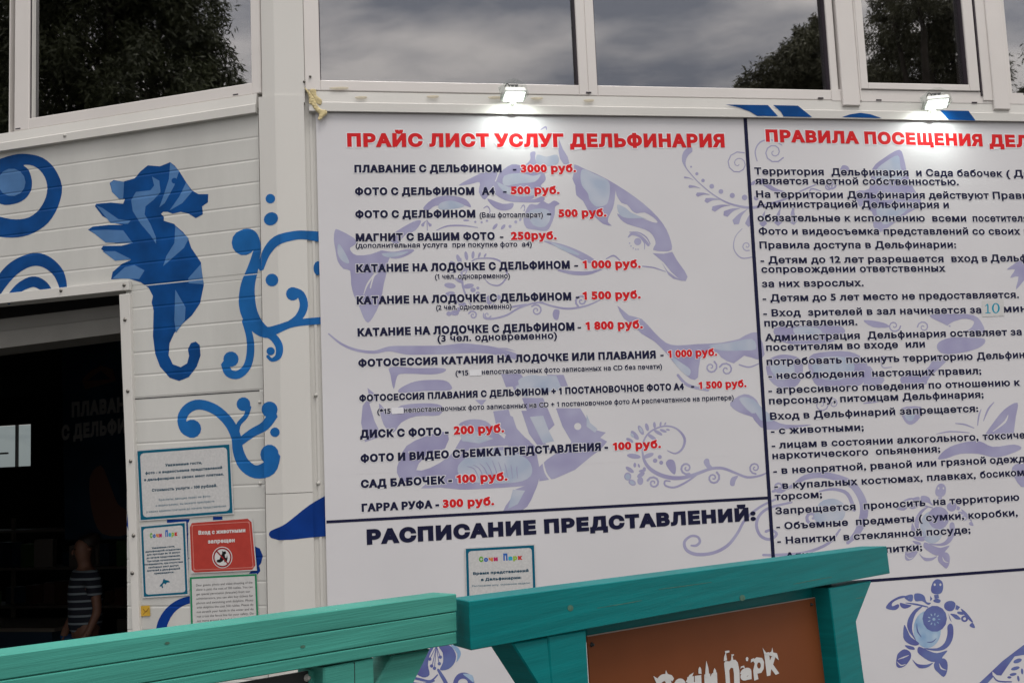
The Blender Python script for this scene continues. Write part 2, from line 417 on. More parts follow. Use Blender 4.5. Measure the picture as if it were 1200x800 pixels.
def offset_c(c, e):
    if abs(e) < 1e-6: return c
    a = c-np.roll(c, 1, axis=0); b = np.roll(c, -1, axis=0)-c
    a = a/(np.linalg.norm(a, axis=1)[:, None]+1e-12); b = b/(np.linalg.norm(b, axis=1)[:, None]+1e-12)
    na = np.stack([a[:, 1], -a[:, 0]], 1); nb = np.stack([b[:, 1], -b[:, 0]], 1)
    m_ = na+nb; l2 = (m_**2).sum(1)[:, None]; m_ = m_/np.maximum(l2/2, .45)
    return c+m_*e
def layout(s, bold, narrow=1.0, track=0.):
    """contours of the line in cap units (cap height 1), origin at the left baseline, and width"""
    x = 0; items = []
    for ch in s:
        cs, adv = glyph(ch)
        if cs: items.append((x, ch))
        x += adv+(2*bold*.62 if ch != ' ' else 0)+track
    cap = GL['cap']+2*bold
    return items, x, cap
GM = {}
def gmesh(ch, bold):
    k = (ch, round(bold, 4))
    if k not in GM:
        cs, adv = glyph(ch); GM[k] = fill([offset_c(c, bold) for c in cs])
    return GM[k]
def text_on(name, P, s, x0, y0, x1, y1, cap, d, m, parent, bold=.03, halo=0, cap1=None, hd=None, lab=None, thin=False):
    bold *= 1.75
    """one printed line: pixel ends of its baseline and the cap height in pixels"""
    a = np.array(P.uv(x0, y0, d)); b = np.array(P.uv(x1, y1, d)); h0 = cap*P.mpp(x0, y0, d); h1 = (cap1 or cap)*P.mpp(x1, y1, d)
    items, wd_, capu = layout(s, bold)
    xs0 = min(i[0]+min(c[:, 0].min() for c in glyph(i[1])[0]) for i in items)-bold
    xs1 = max(i[0]+max(c[:, 0].max() for c in glyph(i[1])[0]) for i in items)+bold
    def mp(x, y):
        t = (x-xs0)/(xs1-xs0); hh = h0+(h1-h0)*t; q = a+(b-a)*t; return q[0], q[1]+(y+bold)/capu*hh
    V = []; Fc = []
    for x, ch in items:
        gv, gt = gmesh(ch, bold); k = len(V)
        V += [mp(x+p[0], p[1]) for p in gv]; Fc += [[int(i)+k for i in t] for t in gt]
    o = face_cam(mesh_obj(name, [P.p(u, v, d) for u, v in V], Fc, m, parent), P)
    if halo:
        cs = []
        for x, ch in items:
            for c in glyph(ch)[0]:
                c2 = c[::2] if len(c) > 14 else c
                if area(c) < 0: continue
                cs.append([mp(x+p[0], p[1]) for p in offset_c(c2, bold+halo)])
        fv, ft = fill(cs)
        hd = d-.00025 if hd is None else hd
        face_cam(mesh_obj('text_outline', [P.p(u, v, hd) for u, v in fv], [list(map(int, t)) for t in ft], 'halo', parent), P)
    return o

# ================================================================== THE SETTING
VB = -.35          # hall floor height
def wp(P, u, d): q = P.p(u, 0, d); return (q[0], q[1])
foot = [wp(PL, -13, -.02), wp(PL, 0, -.02), wp(PR, 0, -.02), wp(PR, 7, -.02), wp(PR, 7, -11), wp(PL, -13, -12)]
V, T = fill([ccw([(-600, -600), (600, -600), (600, 600), (-600, 600)], 1), ccw(foot, -1)])
g = mesh_obj('ground', [(x, y, 0) for x, y in V], [list(map(int, t)) for t in T], 'paving'); tag(g, kind='structure')
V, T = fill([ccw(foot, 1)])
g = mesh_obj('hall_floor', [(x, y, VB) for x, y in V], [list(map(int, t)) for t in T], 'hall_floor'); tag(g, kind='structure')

bld = thing('dolphin_pavilion', 'white clad pavilion with blue painted sea motifs, tall plastic windows and a dark doorway', 'building', tuple(C0))
DL = -.022         # face of the siding behind the corner cover
# ---- siding planks
GV = []            # groove heights on the left wall
y = 0
v_seam = PL.uv(304, 456.5, DL)[1]; pitch = .1005
for k in range(-40, 16): GV.append(v_seam+k*pitch)
uD = PL.uv(148.5, 560, DL)[0]                  # right side of the doorway (inner edge)
vD = PL.uv(70, 349, DL)[1]                     # top of the doorway
vLedge = PL.uv(200, 147.5, DL)[1]; U_L = -4.5; uE = PL.uv(305.5, 300, DL)[0]
GW, GD = .0065, .0016
def plank(P, u0, u1, v0, v1, d, parent, back=-.10):
    g = GW
    prof = [(v0, d-GD), (v0+g, d), (v1-g, d), (v1, d-GD)] if v1-v0 > 3*g else [(v0, d), (v1, d)]
    vs = [P.p(u, v, dd) for u in (u0, u1) for v, dd in prof]+[P.p(u, v, back) for u in (u0, u1) for v in (v0, v1)]
    n = len(prof); fs = [[i, i+1, n+i+1, n+i] for i in range(n-1)]
    fs += [[2*n, 2*n+2, 2*n+3, 2*n+1], [0, n, 2*n+2, 2*n], [n-1, 2*n+1, 2*n+3, 2*n-1], list(range(n))[::-1]+[2*n, 2*n+1][::1]]
    fs += [list(range(n, 2*n))+[2*n+3, 2*n+2]]
    return fixn(mesh_obj('siding_plank', vs, fs, 'siding', parent))
for v0, v1 in zip(GV[:-1], GV[1:]):
    if v0 < -.05 or v0 > vLedge: continue
    v1 = min(v1, vLedge+.02)
    if v1 <= vD: plank(PL, uD, uE, v0, v1, DL, bld)
    elif v0 >= vD: plank(PL, U_L, uE, v0, v1, DL, bld)
    else:
        plank(PL, U_L, uE, vD, v1, DL, bld); plank(PL, uD, uE, v0, vD, DL, bld)
# dark joint line between the two cladding sheets
prism('panel_joint', PL, rect(PL, 158, 304, 456.2+5.6, 457.4+5.6, DL, 231), DL+.0008, DL-.01, 'dark', bld)
# left wall beyond the doorway
prism('wall_end', PL, [(-13, -.4), (U_L, -.4), (U_L, vLedge), (-13, vLedge)], DL, -.1, 'siding', bld)
prism('wall_end', PL, [(U_L, -.4), (uD-2.6, -.4), (uD-2.6, vD-.002), (U_L, vD-.002)], DL-.001, -.1, 'siding', bld)
# the wall behind the banner and beyond
uB1 = PR.uv(1200, 300)[0]+4.5
vW = PR.uv(700, 110, -.03)[1]
prism('wall_panel', PR, [(.15, -.02), (uB1, -.02), (uB1, vW), (.15, vW)], -.045, -.11, 'siding', bld)

# ---- painted motifs on the cladding
def split_tris(V, T, f):
    """cut triangles along f(p)=0; returns list of polygons"""
    return None
def clip(poly, a, b, c):                        # keep a*x+b*y<=c
    out = []
    for i in range(len(poly)):
        p, q = poly[i], poly[(i+1) % len(poly)]; fp = a*p[0]+b*p[1]-c; fq = a*q[0]+b*q[1]-c
        if fp <= 0: out.append(p)
        if (fp < 0 < fq) or (fq < 0 < fp):
            t = fp/(fp-fq); out.append((p[0]+(q[0]-p[0])*t, p[1]+(q[1]-p[1])*t))
    return out
XE1, XE2, XE3 = 306.4, 327.6, 361.4                          # photo columns of the corner cover's edges
def mural(name, polys, m, holes=(), lift=.0006):
    V, T = fill([ccw(c, 1) for c in polys]+[ccw(c, -1) for c in holes])
    vs = []; fs = []
    def emit(pl, P, d):
        k = len(vs); vs.extend([P.p(u, v, dd) for u, v, dd in pl]); fs.append(list(range(k, k+len(pl))))
    for t in T:
        tri = [tuple(V[i]) for i in t]
        def edge(y, e): return e
        a = clip(tri, 1, -.012, XE1-.012*300)    # on the siding
        if len(a) > 2:
            uv = [PL.uv(x, y, DL+lift) for x, y in a]
            lo = min(q[1] for q in uv); hi = max(q[1] for q in uv)
            cuts = sorted(c for g_ in GV for c in (g_-GW, g_, g_+GW) if lo < c < hi)
            cur = uv
            for c in cuts+[1e9]:
                part = clip(cur, 0, 1, c) if c < 1e8 else cur
                if c < 1e8: cur = clip(cur, 0, -1, -c)
                if len(part) > 2:
                    emit([(u, v, DL+lift-GD*max(0, 1-min(abs(v-g_) for g_ in GV)/GW)) for u, v in part], PL, 0)
        b = clip(clip(tri, -1, .012, -(XE1-.012*300)), 1, 0, XE2)
        if len(b) > 2: emit([(*PL.uv(x, y, .0042+lift), .0042+lift) for x, y in b], PL, 0)
        c_ = clip(tri, -1, 0, -XE2)
        if len(c_) > 2:
            q_ = clip([PR.uv(x, y, .0042+lift) for x, y in c_], 1, 0, PR.uv(361, 340, .004)[0])
            if len(q_) > 2: emit([(u, v, .0042+lift) for u, v in q_], PR, 0)
            q_ = clip([PR.uv(x, y, -.0250+lift) for x, y in c_], -1, 0, -PR.uv(357, 340, .004)[0])
            if len(q_) > 2: emit([(u, v, -.0250+lift) for u, v in q_], PR, 0)
    o = mesh_obj(name, vs, fs, m, bld); bm = bmesh.new(); bm.from_mesh(o.data)
    for f in bm.faces:
        f.normal_update()
        if f.normal.dot(Vector(CAMP)-f.calc_center_median()) < 0: f.normal_flip()
    bm.to_mesh(o.data); bm.free(); return o
A = lambda ps: T_(0, 150, 2.6675, ps)
G_ = lambda ps: T_(0, 160, 3.81, ps)
C3 = lambda ps: T_(0, 440, 2.2225, ps)
H_ = lambda ps: T_(150, 600, 5.926, ps)
horse = [(532,107),(546,118),(560,135),(582,170),(600,195),(620,207),(651,207),(650,232),(632,245),(634,270),(612,282),(590,268),(565,262),(540,268),(524,262),(510,262),(503,268),(512,278),(512,290),(545,300),(548,305),(572,325),(588,345),(598,375),(628,420),(632,455),(637,492),(625,548),(600,585),(570,612),(545,640),(530,672),(527,710),(540,738),(565,747),(585,735),(591,712),(587,690),(597,672),(612,667),(624,678),(627,710),(615,745),(590,778),(560,790),(530,780),(500,745),(485,705),(478,650),(480,570),(474,545),(478,525),(465,500),(440,482),(400,470),(347,473),(352,450),(380,425),(410,412),(375,412),(340,398),(316,378),(322,368),(380,368),(410,360),(360,360),(310,340),(275,318),(290,308),(340,303),(385,303),(360,298),(320,275),(297,245),(300,237),(345,233),(385,237),(390,222),(372,222),(350,200),(343,172),(355,163),(385,168),(420,158),(440,135),(462,117),(500,120)]
mural('painted_seahorse', A([horse]), 'paint_blue')
lights = [[(345,170),(358,165),(388,168),(385,222),(372,222),(350,200)],[(475,152),(498,165),(502,200),(480,225),(455,245),(452,270),(470,300),(487,340),(488,362),(470,335),(440,300),(415,260),(410,225),(425,200),(470,195),(482,180)],[(532,107),(560,135),(545,180),(515,235),(498,248),(510,215),(528,160)],[(582,170),(600,200),(570,235),(530,258),(560,215)],[(302,243),(320,250),(370,285),(408,290),(400,300),(345,297)],[(282,320),(330,318),(385,320),(415,360),(330,358)],[(320,385),(360,385),(410,410),(360,415)],[(352,470),(390,435),(420,428),(452,445),(435,472)],[(548,307),(590,345),(575,375),(540,405),(510,432),(520,400),(545,360)],[(628,425),(632,455),(637,488),(590,485),(588,470)],[(548,505),(580,560),(578,600),(550,640),(545,600)]]
mural('seahorse_highlight', A(lights), 'paint_light', lift=.0009)
mural('seahorse_eye', A([ell(545,165,9)]), 'paint_blue', lift=.0012)
ring = blob([(-60,160),(-20,110),(60,82),(120,78),(190,95),(245,145),(277,225),(260,310),(215,385),(150,430),(80,450),(0,448),(-80,430),(-140,330),(-110,220)])
hole = [(105,128),(150,132),(190,165),(210,215),(205,270),(175,325),(130,360),(70,370),(0,358),(-60,335),(-90,270),(-60,240),(0,300),(60,302),(110,280),(138,240),(142,195),(128,150)]
mural('painted_wave_ring', G_([ring]), 'paint_blue', G_([blob(hole)]))
mural('ring_highlight', G_([ell(52,205,62)]), 'paint_light', lift=.0009)
mural('painted_wave_arch', G_([stroke([(-40,730,50),(-5,665,56),(50,598,60),(110,560,58),(165,548,58),(215,565,54),(258,605,48),(277,650,40),(284,690,30)], cap=False), stroke([(28,742,32),(75,685,38),(115,658,45),(155,648,48),(195,668,45),(222,700,32)], cap=False)]), 'paint_blue')
mural('painted_scroll', A([ell(762,358,38,40), stroke([(745,345,26),(765,330,30),(790,335,28),(804,365,22),(800,400,26),(790,440,34),(775,490,44),(772,540,52),(780,580,52),(800,615,46),(832,638,36),(870,627,26),(920,610,22),(1010,601,22)]),
   stroke([(815,440,18),(832,390,26),(865,352,30),(920,336,28),(960,335,28),(1010,342,34)]),
   stroke([(765,600,20),(780,650,22),(783,700,24),(772,745,24),(745,770,26),(715,765,26),(703,735,26)]), ell(722,722,24),
   stroke([(815,640,20),(850,650,24),(872,680,24),(870,712,20),(850,724,12),(836,712,10)]), ell(846,697,13), ell(915,518,21),
   stroke([(915,505,16),(940,520,24),(950,555,26),(935,590,24),(905,612,20),(870,625,12)]), ell(845,221,15), ell(847,284,23,20,-30), ell(850,475,20), ell(994,438,14,22)]), 'paint_mid')
mural('painted_scroll', C3([ell(500,138,24), stroke([(500,152,20),(480,140,22),(474,110,24),(490,85,26),(520,75,26),(560,88,26),(595,120,26),(615,160,26),(620,195,28),(635,230,32),(665,250,34),(700,240,40),(716,205,30)]), ell(702,205,24,26),
   stroke([(617,170,14),(620,130,12),(640,105,12),(648,80,14)]), ell(634,74,18), stroke([(622,175,20),(655,150,22),(690,130,24),(712,100,26)]), ell(702,88,21), ell(716,147,12.5)]), 'paint_mid')
mural('painted_tail', T_(240, 440, 3.636, [[tuple(q) for q in catmull([(282,690),(274,680),(275,668),(287,657),(335,636),(378,604),(420,570),(462,540),(530,502)], False, 3)]+[(530,682),(480,686),(440,690),(370,698),(315,700)]]), 'paint_navy')
mural('painted_wave_arch', H_([stroke([(225,860,72),(240,770,70),(285,690,62),(350,635,55),(440,603,50),(560,600,50),(700,560,50),(820,480,50),(900,390,50)])]), 'paint_navy')
mural('painted_wave_arch', H_([[(880,235),(915,250),(936,300),(925,350),(895,392),(870,392)], [(0,-60),(20,60),(50,150),(78,210),(78,278),(45,230),(10,150),(-8,90)], [(270,50),(430,45),(420,70),(270,72)], [(590,30),(655,28),(655,50),(590,53)], [(405,55),(415,55),(420,400),(408,400)]]), 'paint_navy')

# ---- corner cover (three stacked folded pieces), its left face along the left wall and right face along the right wall
def corner_piece(y0, y1, xl, xr, off, vtop=None, vbot=None):
    vb0 = PL.uv(305, y1, off)[1] if vbot is None else vbot; vt0 = PL.uv(305, y0, off)[1] if vtop is None else vtop
    yq = 60 if y0 < 50 else 340; ul = PL.uv(xl, yq, off)[0]; ur = PR.uv(xr, yq, off)[0]
    # corner of the two offset planes
    n1, n2 = PL.n, PR.n; A2 = np.array([n1[:2], n2[:2]]); c = np.linalg.solve(A2, np.array([n1[:2]@C0[:2]+off, n2[:2]@C0[:2]+off]))
    l = np.array(PL.p(ul, 0, off))[:2]; r = np.array(PR.p(ur, 0, off))[:2]; lb = np.array(PL.p(ul, 0, -.07))[:2]; rb = np.array(PR.p(ur, 0, -.08))[:2]
    cL = c+(l-c)/np.linalg.norm(l-c)*.002; cR = c+(r-c)/np.linalg.norm(r-c)*.002
    ring_ = [lb, l, cL, cR, r, rb]; n = len(ring_)
    vs = [(q[0], q[1], z) for z in (vb0, vt0) for q in ring_]
    fs = [[i, (i+1) % n, n+(i+1) % n, n+i] for i in range(n)]+[list(range(n))[::-1], list(range(n, 2*n))]
    return fixn(mesh_obj('corner_cover', vs, fs, 'trim', bld))
vs1 = PL.uv(327, 110.5, .003)[1]; vs2 = PL.uv(345, 577.5, .003)[1]
corner_piece(0, 100, 306.5, 356, .0, vtop=vs1+3, vbot=vs1-.03)
corner_piece(100, 577, 307, 361, .004, vtop=vs1, vbot=vs2+.0012)
corner_piece(577, 700, 307, 361, .0042, vtop=vs2-.0012, vbot=0)
prism('wall_strip', PR, [(PR.uv(355, 300, -.03)[0], 0), (.2, 0), (.2, vW), (PR.uv(355, 300, -.03)[0], vW)], -.03, -.1, 'trim', bld)
prism('wall_strip', PR, [(PR.uv(366.5, 300, -.02)[0], 0), (PR.uv(369.5, 300, -.02)[0], 0), (PR.uv(369.5, 300, -.02)[0], vW), (PR.uv(366.5, 300, -.02)[0], vW)], -.0255, -.03, 'trim', bld)
for x, y in ((306, 471), (306.5, 566), (305.6, 100.5), (305.4, 127.5)): screw(PL, x-1.6, y, DL, bld, .005, 'screw' if y < 200 else 'screw_w')
for x, y in ((370, 463), (373, 566)): screw(PR, x, y, -.0255, bld, .006, 'screw_w')
for x, y in ((356.5, 96), (363.5, 90)): screw(PR, x, y, .0, bld, .004, 'screw')

# ---- ledges under the windows
def ledge(P, xa, ya, xb, yb, h, d0, d1, u0, u1, name='sill_flashing', dtop=None, m='trim'):
    """folded strip: the photo line a-b is its lower edge, h its height"""
    va = P.uv(xa, ya, d0)[1]; vb = P.uv(xb, yb, d0)[1]; v0 = (va+vb)/2; dt = d0 if dtop is None else dtop
    prof = [(v0, d0), (v0+h*.42, d0), (v0+h*.47, d0-.006), (v0+h, dt), (v0+h, -.09), (v0, -.09)]
    n = len(prof); vs = [P.p(u, v, d) for u in (u0, u1) for v, d in prof]
    fs = [[i, (i+1) % n, n+(i+1) % n, n+i] for i in range(n)]+[list(range(n))[::-1], list(range(n, 2*n))]
    return fixn(mesh_obj(name, vs, fs, m, bld)), v0, v0+h
mL = PL.mpp(150, 150); mR = PR.mpp(700, 110)
_, vl0, vl1 = ledge(PL, 0, 176, 303, 132, 22*mL, .004, 0, U_L, uE+.002, dtop=-.008)
uRl = PR.uv(362, 118, .0)[0]
_, vr0, vr1 = ledge(PR, 382, 129.5, 1195, 142.5, 22.5*mR, .006, 0, uRl, uB1, dtop=-.004)
for x, y in ((76, 159), ): screw(PL, x, y, .004, bld, .006, 'screw_w')
# blue paint carried over the ledge
E5 = lambda ps: T_(800, 0, 3, ps)
mk = [[(150,368),(300,370),(335,409),(262,408),(235,392),(195,378)],[(318,370),(405,372),(455,412),(355,410),(345,393)],[(560,412),(590,402),(625,397),(660,402),(700,416)],[(905,388),(1005,390),(1030,425),(935,421)]]
for c in mk: print_on('painted_mark', PR, E5([c]), .0075, 'paint_blue', bld)
# foam and stains
def lump(P, pts, d, m, name, amp=.01):
    V, T = fill([ccw(blob(pxpoly(P, pts, d), 3), 1)]); V = np.array(V); c = V.mean(axis=0); R = np.abs(V-c).max()
    bm = bmesh.new(); vs = [bm.verts.new(P.p(u, v, d)) for u, v in V]
    for t in T:
        try: bm.faces.new([vs[int(i)] for i in t])
        except ValueError: pass
    bnd = {v for e in bm.edges if len(e.link_faces) == 1 for v in e.verts}
    bmesh.ops.subdivide_edges(bm, edges=bm.edges[:], cuts=4, use_grid_fill=True)
    bnd = {v for e in bm.edges if len(e.link_faces) == 1 for v in e.verts}
    from mathutils import noise
    for v in bm.verts:
        if v not in bnd: v.co += Vector(P.n)*amp*(.5+.7*abs(noise.noise(v.co*70)))
    me = bpy.data.meshes.new(name); bm.to_mesh(me); bm.free(); me.materials.append(M[m])
    o = bpy.data.objects.new(name, me); COL.objects.link(o); adopt(o, bld); me.polygons.foreach_set('use_smooth', [True]*len(me.polygons)); return face_cam(o, P)
lump(PR, [(356.5,103),(360,105),(364,110),(369,116),(371,122),(376,128),(382.5,129.5),(383,134),(379,137),(376,140.5),(372.5,140),(374,134),(369,129),(365,123),(362,121),(361.5,112)], .0065, 'foam', 'foam_filler', .006)
lump(PR, [(363,105),(370,105),(371,112),(377,117),(376,123),(371,121),(367,113),(364,110)], .0072, 'foam', 'foam_filler', .003)
for x, w_, y in ((397,11,103.6),(423,7,114.5),(507,7,113.5),(580,8,114.5),(629,7,115.5),(690,6,118)): 
    lump(PR, [(x-w_,y-.6),(x,y-1.7),(x+w_,y-1.2),(x+w_*.8,y+1.2),(x-w_*.6,y+1.4)], .0074 if y > 108 else .004, 'stain', 'foam_stain', .0008)

# ---- windows
W_TOP = 2.2
def window(P, xl, xr, yb, xref, fr_l, fr_r, fr_b, dg, df, hgt, sash=None):
    """one window: plastic frame with its pane; fr_* are the widths in pixels"""
    m_ = P.mpp(xref, yb, df); u0 = P.uv(xl, 60, df)[0]; u1 = P.uv(xr, 60, df)[0]; v0 = P.uv(xref, yb, df)[1]; v1 = v0+hgt
    a, b_, c_ = fr_l*m_, fr_r*m_, fr_b*m_
    f = prism('window_frame', P, [(u0-a, v0-c_), (u0, v0-c_), (u0, v1+.05), (u0-a, v1+.05)], df, -.09, 'pvc', bld, .003)
    prism('frame_rail', P, [(u0, v0-c_), (u1, v0-c_), (u1, v0), (u0, v0)], df-.0006, -.09, 'pvc', f, .003)
    prism('frame_rail', P, [(u0, v1), (u1, v1), (u1, v1+.05), (u0, v1+.05)], df-.0006, -.09, 'pvc', f, .003)
    if b_: prism('frame_post', P, [(u1, v0-c_), (u1+b_, v0-c_), (u1+b_, v1+.05), (u1, v1+.05)], df, -.09, 'pvc', f, .003)
    g_ = .004
    for q in ([(u0, v0), (u0+g_, v0), (u0+g_, v1), (u0, v1)], [(u1-g_, v0), (u1, v0), (u1, v1), (u1-g_, v1)], [(u0+g_, v0), (u1-g_, v0), (u1-g_, v0+g_*.6), (u0+g_, v0+g_*.6)]):
        prism('gasket', P, q, df-.010, dg-.004, 'gasket', f)
    mesh = prism('pane', P, [(u0-.002, v0-.002), (u1+.002, v0-.002), (u1+.002, v1), (u0-.002, v1)], dg, dg-.004, 'glass', f)
    return f
m7 = PL.mpp(150, 110)
# left wall: main window, strip window beyond
window(PL, 34, 294, 118.5, 161, 21, 12, 13, -.045, -.012, W_TOP)
window(PL, -330, 11.5, 178, -100, 30, 0.01, 13, -.045, -.0125, W_TOP)
prism('glazing_bead', PL, [(PL.uv(35, 60, -.02)[0]+x0, PL.uv(161, 118, -.02)[1]) if i in (0,) else q for i, q in enumerate([(0, 0)])] if False else [(PL.uv(34, 60, -.02)[0], PL.uv(161, 118.5, -.012)[1]), (PL.uv(38, 60, -.02)[0], PL.uv(161, 118.5, -.012)[1]), (PL.uv(38, 60, -.02)[0], PL.uv(161, 118.5, -.012)[1]+W_TOP), (PL.uv(34, 60, -.02)[0], PL.uv(161, 118.5, -.012)[1]+W_TOP)], -.026, -.044, 'trim', bld)
# right wall
window(PR, 374.5, 676.5, 96.8, 525, 17, 11, 12, -.045, -.004, W_TOP)
window(PR, 698, 971, 102.8, 836, 10.5, 9, 12, -.045, -.0042, W_TOP)
fs_ = window(PR, 1014.5, 1132.5, 98, 1078, 9, 13, 7.5, -.032, .006, W_TOP)
window(PR, 1182, 1420, 113.5, 1300, 14, 12, 10, -.045, -.004, W_TOP)
vwb = PR.uv(700, 109, -.004)[1]
def upright(xl, xr, yb, d0, d1, m='pvc', name='cover_strip', parent=bld, top=W_TOP):
    u0, u1 = PR.uv(xl, 60, d0)[0], PR.uv(xr, 60, d0)[0]; v0 = PR.uv((xl+xr)/2, yb, d0)[1]
    return prism(name, PR, [(u0, v0), (u1, v0), (u1, v0+top), (u0, v0+top)], d0, d1, m, parent, .003 if m == 'pvc' else 0)
upright(983.5, 1003.5, 123.5, .012, -.08)
upright(1159.5, 1178, 128, .012, -.08)
upright(1145.5, 1147.2, 112, .0045, -.02, 'gasket', 'opening_gap')
upright(1147.3, 1159.5, 118, .004, -.09)
upright(1003.6, 1006, 118, .003, -.09)
# lower frame rail under the sash
prism('frame_base', PR, rect(PR, 975, 1200, 107, 120, .0, 1090), -.002, -.09, 'pvc', bld)
for x, y in ((690, 108.5), (962, 115), (1030, 117.3), (1142, 120.3)):
    prism('drain_slot', PR, rect(PR, x-3, x+3, y-.7, y+.7, .0), .0004 if x < 970 else .0008, -.01, 'gasket', bld)
for x, y in ((21, 151), (276, 111)): prism('drain_slot', PL, rect(PL, x-3, x+3, y-.7, y+.7, -.012), -.0114, -.02, 'gasket', bld)
# wall above the windows and roof edge
vT = PR.uv(525, 96.8, -.004)[1]+W_TOP+.05
for P, u0, u1 in ((PL, -13, .0), (PR, 0, 7)):
    prism('fascia', P, [(u0, vT), (u1, vT), (u1, vT+.6), (u0, vT+.6)], -.02, -.11, 'siding', bld)
foot2 = [wp(PL, -12.9, -.095), wp(PL, 0, -.095), wp(PR, 0, -.095), wp(PR, 6.9, -.095), wp(PR, 6.9, -10.9), wp(PL, -12.9, -11.9)]
V, T = fill([ccw(foot2, 1)])
def slab(name, z0, z1, m):
    n = len(V); vs = [(x, y, z0) for x, y in V]+[(x, y, z1) for x, y in V]
    mesh_obj(name, vs, [list(map(int, t)) for t in T]+[[int(i)+n for i in t] for t in T], m, bld)
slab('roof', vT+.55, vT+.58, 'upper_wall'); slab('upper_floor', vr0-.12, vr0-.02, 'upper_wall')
# rear and side walls of the building (with the far hall window cut out)
def wallseg(a, b, z0, z1, m='hall_wall', name='rear_wall'):
    return mesh_obj(name, [(a[0], a[1], z0), (b[0], b[1], z0), (b[0], b[1], z1), (a[0], a[1], z1)], [[0, 1, 2, 3]], m, bld)
wallseg(foot[5], foot[0], VB, vT+.6, name='side_wall'); wallseg(foot[3], foot[4], VB, vT+.6, name='side_wall')
PB = Plane(PL.p(0, 0, -10.9), PL.u)              # inner face of the hall's rear wall, seen through the doorway
wb = [PB.uv(-60, 492), PB.uv(36, 497), PB.uv(37.5, 545.5), PB.uv(-60, 547)]
wq = [(wb[0][0], wb[2][1]), (wb[1][0], wb[2][1]), (wb[1][0], wb[1][1]), (wb[0][0], wb[1][1])]
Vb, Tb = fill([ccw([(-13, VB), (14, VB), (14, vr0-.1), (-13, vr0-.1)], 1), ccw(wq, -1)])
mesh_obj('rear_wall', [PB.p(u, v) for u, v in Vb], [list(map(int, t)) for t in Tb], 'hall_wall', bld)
m = M['clear'].copy(); m.name = 'tinted_pane'; [setattr(n.inputs[0], 'default_value', (.30, .36, .38, 1)) for n in m.node_tree.nodes if n.type == 'BSDF_TRANSPARENT']; [setattr(n.inputs[0], 'default_value', .08) for n in m.node_tree.nodes if n.type == 'MIX_SHADER']; M['tinted'] = m
mesh_obj('far_pane', [PB.p(u, v, -.05) for u, v in wq], [[0, 1, 2, 3]], 'tinted', bld)
prism('far_window_bar', PB, rect(PB, 19.3, 20.5, 490, 550), .03, -.03, 'g_c', bld)
prism('far_window_bar', PB, rect(PB, -20, 9, 530.5, 532.5), .02, -.02, 'dark', bld)
# upper rooms' rear wall and roof trusses behind the left window
PU = Plane(PL.p(0, 0, -4.5), PL.u)
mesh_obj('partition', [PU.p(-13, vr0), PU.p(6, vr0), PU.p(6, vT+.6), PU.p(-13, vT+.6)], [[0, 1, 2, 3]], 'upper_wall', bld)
PT = Plane(PL.p(0, 0, -2.0), PL.u)
for seg in (((40, 45), (105, 75), 7), ((105, 72), (290, 38), 7), ((95, 70), (170, 120), 6), ((95, 75), (45, 110), 6), ((90, 72), (130, 130), 5)):
    (xa, ya), (xb, yb), w_ = seg
    prism('roof_truss', PT, pxpoly(PT, [(xa, ya-w_/2), (xb, yb-w_/2), (xb, yb+w_/2), (xa, ya+w_/2)]), .03, -.03, 'dark', bld)

# ---- doorway: frame, housing of the roller shutter
dw = uD-PL.uv(140.5, 560, DL)[0]
jx = lambda y: 138.6+(y-340)*.0395
jp = [(jx(345), 345), (jx(345)+12, 343.5), (jx(740)+8.5, 740), (jx(740), 740)]
fr = prism('door_frame', PL, pxpoly(PL, jp, .0), -.003, -.14, 'trim', bld, .002)
prism('frame_rail', PL, pxpoly(PL, [(-400, 398), (-400, 386), (151, 328.5), (151, 339.3)], .0), -.0015, -.02, 'trim', fr, .001)
for y in (374.5, 410, 458, 540, 627): 
    if y != 410: screw(PL, jx(y)+6.5, y, -.003, fr, .006)
for x, y in ((145.5, 334), (71.5, 340.3)): screw(PL, x, y, -.0015, fr, .006)
screw(PL, 158, 716, DL, fr, .006); screw(PL, 155, 671, -.003, fr, .006)
hb = pxpoly(PL, [(-420, 410), (139.5, 348.5), (140.3, 356), (-420, 420)], -.15)
prism('shutter_housing', PL, pxpoly(PL, [(-420, 425), (139.5, 357), (140.5, 371), (-420, 440)], -.16), -.16, -.35, 'housing', fr)
prism('shutter_housing', PL, pxpoly(PL, [(-420, 440), (140.5, 371.3), (141, 390), (-420, 462)], -.14), -.14, -.35, 'housing', fr)
prism('soffit', PL, pxpoly(PL, [(-420, 395), (139.5, 341), (139.5, 360), (-420, 425)], -.25), -.3, -.4, 'hall_wall', fr)

# ================================================================== THE BANNER
DB = -.012
xe = lambda x, y: PR.uv(x, y, DB)
ub0 = (xe(372.5, 145)[0]+xe(381, 690)[0])/2; vb1 = (xe(382, 131.5)[1]+xe(1190, 144.5)[1])/2; vb0 = .35
ban = thing('price_list_banner', 'large pale banner printed with dolphinarium prices, visiting rules and lilac dolphin ornaments', 'banner', PR.p(ub0+2, 0, DB))
ubR = xe(1200, 300)[0]+1.6
Vn = []; Fn = []; nx, nz = 90, 50
from mathutils import noise
def wrinkle(u, v):
    w = .0009*noise.noise(Vector((u*1.3, v*2.1, 0)))
    return 0
prism('backing_board', PR, [(ub0+.003, vb0), (ubR-.003, vb0), (ubR-.003, vb1-.003), (ub0+.003, vb1-.003)], DB-.004, -.03, 'trim', ban)
for j in range(nz+1):
    for i in range(nx+1):
        u = ub0+(ubR-ub0)*i/nx; v = vb0+(vb1-vb0)*j/nz; Vn.append(PR.p(u, v, DB))
for j in range(nz):
    for i in range(nx): a = j*(nx+1)+i; Fn.append([a, a+1, a+nx+2, a+nx+1])
